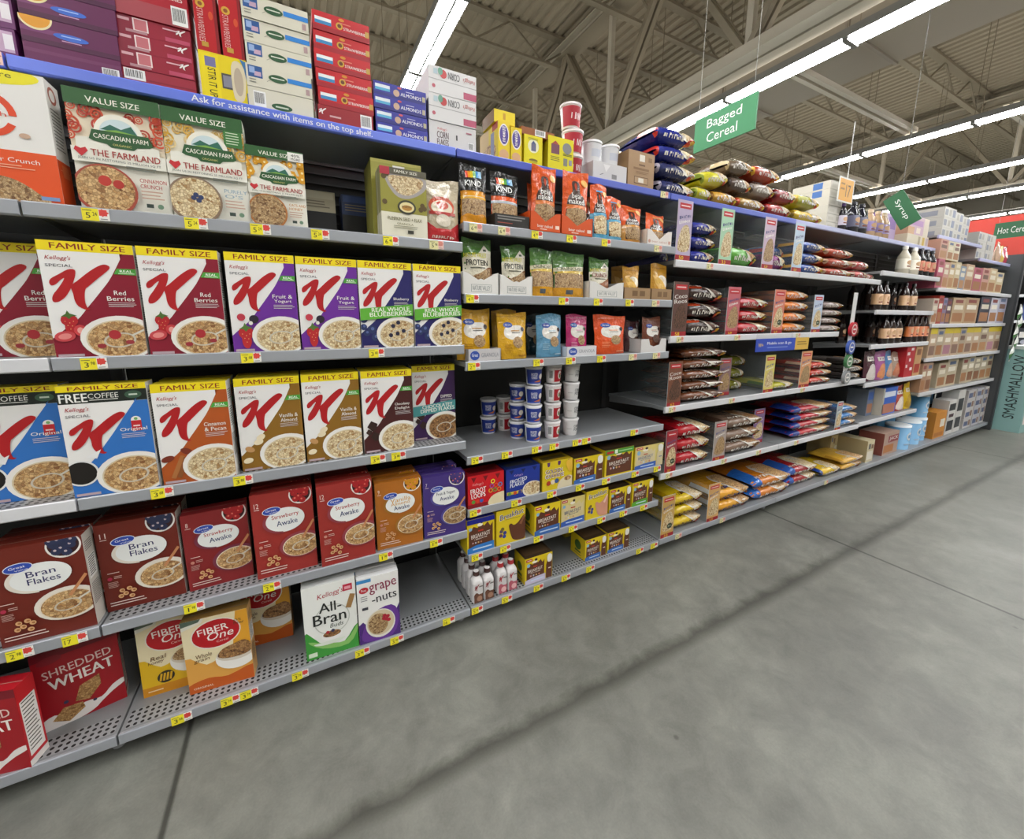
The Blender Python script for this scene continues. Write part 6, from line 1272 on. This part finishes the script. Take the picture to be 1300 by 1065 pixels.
fbox(1098, 1107, W5, .205, .3, '#cfc3a0', [(.1, .1, .9, .5, '#e6e0d0'), (.2, .6, .5, .85, '#5a5a5a'), (.6, .6, .9, .8, '#7a5a3a')], 'tan case with white panel standing at the end of the bagged cereals', 'carton', 'display_case', y=.02, side='#b0a078')
fbox(1119, 1138, H_, .22, .2, '#b89a8a', [(.05, .1, .7, .45, '#b8743a'), (.3, .55, .98, .85, '#8a1c2a')], 'pancake mix carton with a dark red name patch and pancake picture', 'mix box', side='#8a4a40', y=.03)
jx, jw = span(1119, 1138, H_, .03)
jb = [o for o in COL.objects if o.get('label', '').startswith('pancake mix carton with a dark red')][0]
g = G(); P(g, flat((-jw/2, -.0012, 0), (jw, 0, 0), (0, 0, .22), (0, -1, 0)), jw, .22).txt('JACK', .64, .7, .56, .2, '#f2ece6', bold=.04); g.obj('printed_name', jb)
def can(r, h, c, lid, name):
    g = G(); g.lathe([(r, 0), (r, h*.93)], mat(c, .4), 26); l = G(); l.lathe([(r*1.03, h*.92), (r*1.03, h*.99), (r*.97, h), (0, h*.995)], mat(lid, .4), 26)
    p = P(g, lambda u, v: (Vector((r*1.006*math.cos(-PI+PI*u), r*1.006*math.sin(-PI+PI*u), v*h)), Vector((0, -1, 0))), 3*r, h, 12, 1, e=.0008); p.ell(.5, .55, .14, .17, '#dfe6ee'); p.ell(.47, .55, .06, .08, c); p.rect(.3, .2, .7, .25, '#b8d0e4')
    return g.mesh(name), l.mesh(name+'_lid')
CB = can(.1, .25, '#5f9ac4', '#dfe6ea', 'blue_can')
def cans(lst):
    for px, y, z, l in lst: o = put(CB[0], 'canister', l, 'canister', X_(px, z+.1, y-.1), y, z, 0, 'light blue canisters'); link('lid', CB[1], o)
cans(((1154, .1, H_, 'light blue canister in front beside the pancake carton'), (1167, .12, H_, 'light blue canister second in the front row'), (1174, .15, H_, 'light blue canister third in the front row, under the tall stack'), (1134, .36, H_, 'light blue canister at the back left of the group'), (1178, .17, H_+.252, 'light blue canister stacked on top at the right')))
# far bay
nth = ('first', 'second', 'third', 'fourth', 'fifth', 'sixth', 'seventh', 'eighth', 'ninth', 'tenth', 'eleventh', 'twelfth', 'thirteenth', 'fourteenth')
TAN = ('#c9b490', '#d6c6a6', '#bfa888', '#cbb89c', '#d8ccb4')
def farrow(z, xs, hs, cols, where, what='mix box', y=.02, d=.2, tier=0):
    for i in range(len(xs)-1):
        c, desc = cols[i % len(cols)]; rr = random.Random(i+int(z*100))
        bits = [(.1, .08, .9, .42, rr.choice(('#a8744a', '#b8885c', '#8a5a3a'))), (.15, .55, .85, .72, rr.choice(('#e6dcc8', '#f0e8d8', '#7a5a4a'))), (.2, .8, .8, .92, rr.choice(('#e2d8c0', '#8a3a34', '#5a6a8a')))]
        if desc.startswith('yellow topped'): bits = [(0, .8, 1, 1, '#d8c02a'), (.1, .08, .9, .4, rr.choice(('#b07a8a', '#a8744a', '#8a6a5a'))), (.2, .5, .8, .65, '#efe6d6')]
        fbox(xs[i], xs[i+1], z, hs[i % len(hs)], d, c, bits, f'{desc} {what}, {nth[i]} from the left {where}', what, what.replace(' ', '_'), y=y, group=f'{what}es {where}', side=c)
farrow(U[0], (1186, 1194, 1201, 1208, 1215, 1222, 1232, 1243, 1252, 1261, 1270), (.27, .25, .26, .27, .24), [('#b85a72', 'pink'), ('#c99a8a', 'pale rose'), ('#cdb48a', 'tan'), ('#cfc09a', 'cream'), ('#8a9ab0', 'blue grey'), ('#c8a888', 'beige')], 'on the far eye level shelf')
farrow(U[0]+.275, (1191, 1201, 1208.5, 1216), (.182, .178, .18), [('#c99a86', 'pale rose'), ('#d6ccae', 'cream'), ('#d8d0b8', 'ivory')], 'stacked above the far eye level shelf', y=.03)
farrow(U[1], (1180, 1187, 1193, 1198, 1204), (.25, .28, .26), [('#c8b8a8', 'beige'), ('#b03a2c', 'red'), ('#8a7a9a', 'lilac'), ('#5a3a4a', 'plum')], 'on the third far shelf')
farrow(U[1], (1205, 1221, 1238), (.27, .28), [('#bfa684', 'brown'), ('#b89c7a', 'darker brown')], 'in the brown pair, third far shelf', 'carton')
farrow(U[1], (1240, 1253, 1263, 1273), (.3, .3, .32), [('#3a3c4a', 'charcoal'), ('#c8c8d4', 'white and navy'), ('#b0b0c4', 'pale violet')], 'beyond the brown pair, third far shelf')
farrow(U[2], (1176, 1185, 1194, 1205, 1214, 1222, 1231, 1240, 1250, 1259, 1268), (.3, .29, .3), [('#c2a88c', 'yellow topped'), ('#b5a68e', 'plain tan'), ('#c4ae92', 'yellow topped')], 'on the fourth far shelf')
farrow(U[3], (1166, 1172, 1179), (.3, .3), [('#b08a70', 'round labelled brown'), ('#b89478', 'round labelled tan')], 'of fifth far shelf')
farrow(U[3], (1187, 1198, 1211), (.27, .3), [('#c3b59a', 'cream'), ('#c9bb9e', 'pancake pictured')], 'in the fifth far shelf middle group', y=.05)
farrow(U[3], (1217, 1225, 1233, 1241, 1249, 1258), (.3, .31, .29), [('#b9ac94', 'grey tan'), ('#c4b79c', 'cream'), ('#a89c86', 'dull tan')], 'in the fifth far shelf right group', y=.04)
O1 = U[4]
fbox(1183, 1197, O1, .3, .14, '#d08a2c', [(.5, .4, .9, .7, '#e8e0d0'), (.1, .05, .9, .2, '#b8701c')], 'orange box standing among blue canisters and dark panels on the lowest far shelf', side='#b8741c')
fbox(1198, 1208, O1, .4, .14, '#d8d6d2', [(.1, .1, .9, .4, '#2a2a30'), (.2, .5, .8, .6, '#4a2a34'), (.1, .7, .9, .9, '#2a2a2c')], 'white box with dark panels beside the orange box', side='#c8c8c6')
fbox(1208.5, 1217, O1, .5, .14, '#d6d4d0', [(.1, .1, .9, .35, '#34343a'), (.1, .5, .9, .8, '#2c2c30')], 'taller white box with dark panels, second from the orange box', side='#c8c8c6')
fbox(1170, 1183, O1+.31, .2, .2, '#5f9ac4', [(.3, .4, .8, .7, '#dfe6ee')], 'square blue pack high on the lowest far shelf', y=.22)
for q, (a, b, cc) in enumerate(((1221, 1231, '#c8c4c4'), (1232, 1241, '#c2c0c8'), (1242, 1254, '#ccc8c6'))):
    for k in range(4): fbox(a, b, O1, .116, .2, cc, [(.1, .2, .6, .7, '#5a6488'), (.65, .2, .9, .8, '#8a6a5a')], f'white and navy pack, {ORD[k]} in the '+('left', 'middle', 'right')[q]+' stack ending the lowest shelf', 'mix box', 'mix_box', group='white and navy packs at the end of the row', side='#b0aca8').location.z = O1+k*.118
# top of the syrup and far bays
WB = [(.1, .2, .5, .6, '#c8c4b8'), (.7, .2, .95, .8, '#b8b4a8'), (.0, .9, 1, 1, '#b0aca0')]
for k in range(6):
    xa_, _ = aty(1050, 255, .09)
    put(carton(.19, .056, .26, '#d0ccc2', simple('#d4d0c6', WB), None, simple('#cfcabd', [(.55, .1, .8, .9, '#4a74b8')] if k > 3 else [(.2, .2, .5, .7, '#b8b2a4')]), name='case_pack'), 'case_pack', f'white case pack, {ORD[k] if k < 5 else "topmost"} of the stack on the top shelf beside the loose bags', 'case pack', 4.24, .11, ZT+k*.0572, 0, 'white case packs on the top shelf')
t = thing('price_sign', 'yellow price sign with white frame and number 17 hanging over the top shelf', 'price sign', (X_(1075, 2.38, .06), .06, aty(1075, 258, .06)[1]))
g = G(); g.box(-.11, .11, 0, .004, 0, .17, '#e8e6e0'); p = P(g, flat((-.11, 0, 0), (.22, 0, 0), (0, 0, .17), (0, -1, 0)), .22, .17); p.rect(.05, .06, .95, .94, '#e8a82c'); p.txt('17', .62, .48, .3, .5, '#5a3a10'); p.lines(.12, .7, .4, 2, .2, '#a8741c', .07); g.obj('panel', t)
G().tube([(0, .002, .17), (0, .002, .55)], .003, '#b8b8b4', 6).obj('hanger', t)
JP = jug(.2, .035, '#1e1826', '#4a2a6a', '#c8c0d0', 'purple_cap_jug'); JD = jug(.24, .06, '#1c1c28', '#191920', '#5a5a70', 'dark_top_jug'); JT = jug(.22, .055, '#c9a884', '#d8c0a0', '#8a7aa8', 'tan_top_jug')
rowj(JP, (1069,), ZT, 'slim purple capped bottle next to the white case packs', 'bottles on the top shelf', y=.1)
rowj(JD, (1081, 1091), ZT, 'dark syrup bottle standing on the top shelf', 'bottles on the top shelf', y=.12)
rowj(JT, (1103, 1112, 1120), ZT, 'tan and violet mix bottle on the top shelf', 'bottles on the top shelf', y=.12)
fbox(1114, 1134, ZT, .25, .22, '#b9a0c8', [(.1, .2, .5, .6, '#d8b088'), (.5, .5, .95, .9, '#8a6ab0'), (.1, .7, .4, .9, '#e8dcd0')], 'violet and tan mix case behind the hanging syrup sign', 'carton', 'display_case', y=.16, side='#8a6ab0')
fbox(1150, 1177, ZT, .1, .28, '#d8cdb4', [(.5, .1, .6, .9, '#a89a7a'), (.7, .1, .8, .9, '#c8a83a'), (.86, .1, .98, .9, '#b8a8b0')], 'long low cream case under the sloping violet case on the top shelf', 'carton', 'display_case', y=.1, side='#d8ccae')
fbox(1152, 1177, ZT+.102, .16, .26, '#c8a8b8', [(.0, .0, .3, .4, '#c89a6a'), (.1, .5, .7, .8, '#b080b8'), (.4, .1, .6, .4, '#e8d8c8'), (.75, 0, 1, 1, '#d8ccb8')], 'pink violet case with food pictures right of the syrup sign', 'carton', 'display_case', y=.11, side='#c8a080')
for q in range(3):
    for k in range(3): put(carton(.3, .095, .24, '#c4c2bc', simple('#cac8c0', [(.05, .2, .3, .8, '#8a8e9a'), (.4, .2, .6, .8, '#a8a49a'), (.7, .15, .95, .85, '#77809a')]), None, simple('#b8b6ae', [(.2, .2, .8, .7, '#8a8e98')]), name='can_pack'), 'case_pack', f'grey white can pack, {ORD[k] if k < 2 else "topmost"} in the '+('left', 'middle', 'right')[q]+' stack on the far top shelf', 'case pack', 6.42+.32*q, .1+.03*q, 2.217+k*.0965, 0, 'grey white can packs on the far top shelf')
for q, (a, b, c, l) in enumerate(((1242, 1250, '#c8a890', 'tan snack bag on the far end of the top shelf'), (1250, 1257, '#d8b85a', 'yellow snack bag on the far end of the top shelf'), (1256, 1263, '#b03a50', 'red snack bag on the far end of the top shelf'))): put(pouch(.12, .2+.03*(q == 0), .07, c, lambda p: p.ell(.5, .5, .3, .2, '#e8d8d0'), sd=q+2), 'snack_pouch', l, 'snack pouch', 8.0+.13*q, .06, ZT+.001, 0)
for q in range(2):
    for k in range(3): put(carton(.28, .095, .24, '#c0beba', simple('#c6c4be', [(.05, .2, .3, .8, '#8a8e9a'), (.4, .2, .6, .8, '#a8a49a')]), name='can_pack_low'), 'case_pack', f'pale can pack, {ORD[k] if k < 2 else "topmost"} in stack {("next to the raised packs", "nearest the snack bags")[q]}, last bay top', 'case pack', 7.46+.29*q, .1, ZT+k*.0965, 0, 'pale can packs on the last bay top shelf')
# end panel and its hanging pouches
EX = 8.44
t = thing('end_panel', 'dark grey steel end panel closing the far end of the shelf row', 'end panel', (EX, 0, 0))
G().box(0, .03, -.03, .5, 0, 2.2, mat('#4a4d50', .5)).obj('panel', t); G().box(-.012, .042, -.05, -.03, 0, 2.2, mat('#3a3d40', .5)).obj('edge_trim', t)
t = thing('pouch_strip', 'hanging strip of green and white pouches in front of the dark end panel', 'clip strip', (EX-.02, -.09, 1.0))
G().box(-.02, .02, 0, .002, -.1, .6, '#b8bcb8').obj('strip', t)
for i in range(5):
    g = G(); z0 = -.06+i*.12; s = .05 if i % 2 else -.04
    g.grid(lambda u, v: Vector((s+(u-.5)*.16*math.sin(PI*(.15+.8*v)), -.012-.02*math.sin(PI*u)*math.sin(PI*v), z0+v*.15+.05*(u-.5))), 6, 6, lambda u, v: foil('#3f7a3a') if v < .55 else foil('#e0e4de')); g.obj('pouch', t)
# marshmallow floor display beyond the end panel
def P3(px, py): d = ray(px, py); k = -CAM.z/d.z; return CAM+d*k
A_ = Vector((8.56, -.035, 0)); e1 = Vector((-.13, -.99, 0)).normalized()*.235; e2 = Vector((-e1.y, e1.x, 0)).normalized()*.42
hD = 1.06; TEAL = '#8fb7b4'
t = thing('floor_display', 'pale teal cardboard marshmallow display standing on the floor past the shelf end', 'floor display', A_)
g = G(); q = [Vector((0, 0, 0)), e1, e1+e2, e2]
for i in range(4): a, b = q[i], q[(i+1) % 4]; g.face([a, b, b+Vector((0, 0, hD)), a+Vector((0, 0, hD))], TEAL)
g.face([v+Vector((0, 0, hD)) for v in q], '#d0d8d6')
n = Vector((e1.y, -e1.x, 0)).normalized()
p = P(g, flat((0, 0, 0), e1, (0, 0, hD), n), e1.length, hD); p.txt('SMASHMALLOW', .5, .54, .76*hD/e1.length, .42*e1.length/hD, '#22302e', rot=PI/2, bold=.03)
n2 = Vector((e2.y, -e2.x, 0)).normalized(); p = P(g, flat(e1, e2, (0, 0, hD), n2), e2.length, hD)
for i, (c, c2) in enumerate((('#c8787a', '#e8dcd8'), ('#5a74b0', '#dce2ee'), ('#6a4234', '#d8c4b4'))): p.rect(.1, .1+.27*i, .9, .32+.27*i, c2); p.circ(.5, .21+.27*i, .24, c, 16)
g.obj('body', t)
g = G(); zz = Vector((0, 0, hD)); c0 = (q[0]+q[2])/2
for i in range(4): a, b = c0+(q[i]-c0)*1.05, c0+(q[(i+1) % 4]-c0)*1.05; g.face([a+zz*.99, b+zz*.99, b+zz*1.03, a+zz*1.03], '#c8d2d0')
g.face([c0+(v-c0)*1.05+zz*1.03 for v in q], '#dfe4e2'); g.obj('lid', t)
# hanging department signs
def sign(name, label, corners, text, lines, c='#3f8a5c', thick=.012, rods=()):
    """corners: lower left, lower right, upper left in metres"""
    a, b, d = map(Vector, corners); t = thing(name, label, 'hanging sign', a); u, v = b-a, d-a; n = u.cross(v).normalized()
    g = G(); k = n*thick; pts = [Vector(), u, u+v, v]
    g.face(pts, c); g.face([p_-k for p_ in pts][::-1], c)
    for i in range(4): g.face([pts[i], pts[i]-k, pts[(i+1) % 4]-k, pts[(i+1) % 4]], c)
    p = P(g, flat((0, 0, 0), u, v, n), u.length, v.length, e=.0005)
    for s, cx, cy, w, h, rot in lines: p.txt(s, cx, cy, w, h, '#f2f6f2', bold=.0, rot=rot)
    g.obj('panel', t)
    for f, z in rods: G().tube([u*f+v, u*f+v+Vector((0, 0, z))], .0022, '#77756e', 6).obj('rod', t)
    return t
X0_ = 3.5
def atx(px, py, x): d = ray(px, py); k = (x-CAM.x)/d.x; return CAM+d*k
a, b, d = atx(880, 194, X0_), atx(958, 165, X0_), atx(880, 152, X0_); b.z = a.z = (a.z+b.z)/2; d.y = a.y; d.z = a.z+.24
sign('hanging_sign', 'green bagged cereal sign hanging in front of the light row', (a, b, d), '', (('Bagged', .5, .68, .56, .34, 0), ('Cereal', .48, .3, .5, .28, 0)), rods=((.06, 2.0), (.94, 2.0)))
Xs = 5.0
a, b, d = atx(1143, 292, Xs), atx(1170, 277, Xs), atx(1120, 252, Xs)
e = (b-a); e = Vector((0, e.y, e.z)); f = Vector((0, -e.z, e.y)); f = f.normalized()*.29*(1 if f.z > 0 else -1)
sign('hanging_sign', 'tilted dark green syrup sign jutting out over the far top shelf', (a, a+e, a+f), '', (('Syrup', .5, .5, .62*f.length/e.length, .3*e.length/f.length, -PI/2),), c='#2f6a44', rods=((.98, 2.2),))
a, b = atx(1260, 304, 11.4), atx(1312, 293, 11.4); b.z = a.z; d = a+Vector((0, 0, .26))
sign('hanging_sign', 'dark green hot cereal sign at the right edge in the far distance', (a, b, d), '', (('Hot Cereal', .5, .5, .8, .4, 0),), c='#33704a', rods=((.1, 2.2), (.9, 2.2)))
a, b = atx(1222, 344, 13.0), atx(1290, 344, 13.0)
t = thing('red_banner', 'plain red wall panel far behind the end of the shelf row', 'banner', (13.0, (a.y+b.y)/2, 1.9)); wy = abs(a.y-b.y)/2
g = G(); g.box(0, .03, -wy-.1, wy+.3, .35, 1.5, '#b8382c'); g.obj('panel', t); G().box(0, .05, -wy-.2, wy+.4, .3, .35, '#2c2c2c').obj('lower_rail', t); G().box(.01, .03, -.03, .03, -1.9, .35, '#3a3a3a').obj('post', t)
# far shelving beyond the cross aisle
FXX = 10.6
t = thing('far_gondola', 'dark far shelf unit with navy goods at the right edge beyond the cross aisle', 'store shelf unit', (FXX, 0, 0))
y0_, y1_ = -1.9, .45
G().box(.35, .4, y0_, y1_, 0, 2.1, BLACK).obj('back_panel', t); G().box(0, .4, y1_, y1_+.03, 0, 2.15, mat('#3c3f42', .5)).obj('side_panel', t)
for z in (.12, .55, .98, 1.4, 1.8): G().box(0, .35, y0_, y1_, z-.04, z, RAILW).obj('shelf_board', t)
for j, z in enumerate((.12, .55, .98, 1.4, 1.8)):
    for i in range(5):
        yy = .3-i*.24; c = ('#2a3358', '#c4c2c0', '#20242c', '#3a4a86', '#8a8c90')[(i+j) % 5]
        g = G(); g.box(.03, .3, yy-.2, yy, 0, .3, c); p = P(g, flat((.03, yy, 0), (0, -.2, 0), (0, 0, .3), (-1, 0, 0)), .2, .3); p.rect(.1, .5, .9, .8, '#d8d6d2' if c != '#c4c2c0' else '#3a4a7a'); p.ell(.5, .28, .3, .14, '#a8aab8')
        o = g.obj('packaged_good'); o.location = (FXX, 0, z+.001); tag(o, f"{('navy','white','black','blue','grey')[(i+j) % 5]} package on the {('lowest','second','third','fourth','top')[j]} shelf of the far dark unit, {nth[i]} from its left end", 'package', 'packages on the far dark shelf unit')
# ------------------------------------------------------------------ world and view
w = bpy.data.worlds.new('world'); SC.world = w; w.use_nodes = True
w.node_tree.nodes['Background'].inputs[0].default_value = (.8, .85, .9, 1); w.node_tree.nodes['Background'].inputs[1].default_value = .3
SC.view_settings.view_transform = 'Standard'; SC.view_settings.look = 'None'; SC.view_settings.gamma = 1; SC.view_settings.exposure = 1.38
SC.view_settings.use_curve_mapping = False
SC.cycles.max_bounces = 6; SC.cycles.diffuse_bounces = 3; SC.cycles.glossy_bounces = 3; SC.cycles.transparent_max_bounces = 8; SC.cycles.use_adaptive_sampling = True; SC.cycles.caustics_reflective = False; SC.cycles.caustics_refractive = False
SC.cycles.use_denoising = True; SC.cycles.sample_clamp_indirect = 4
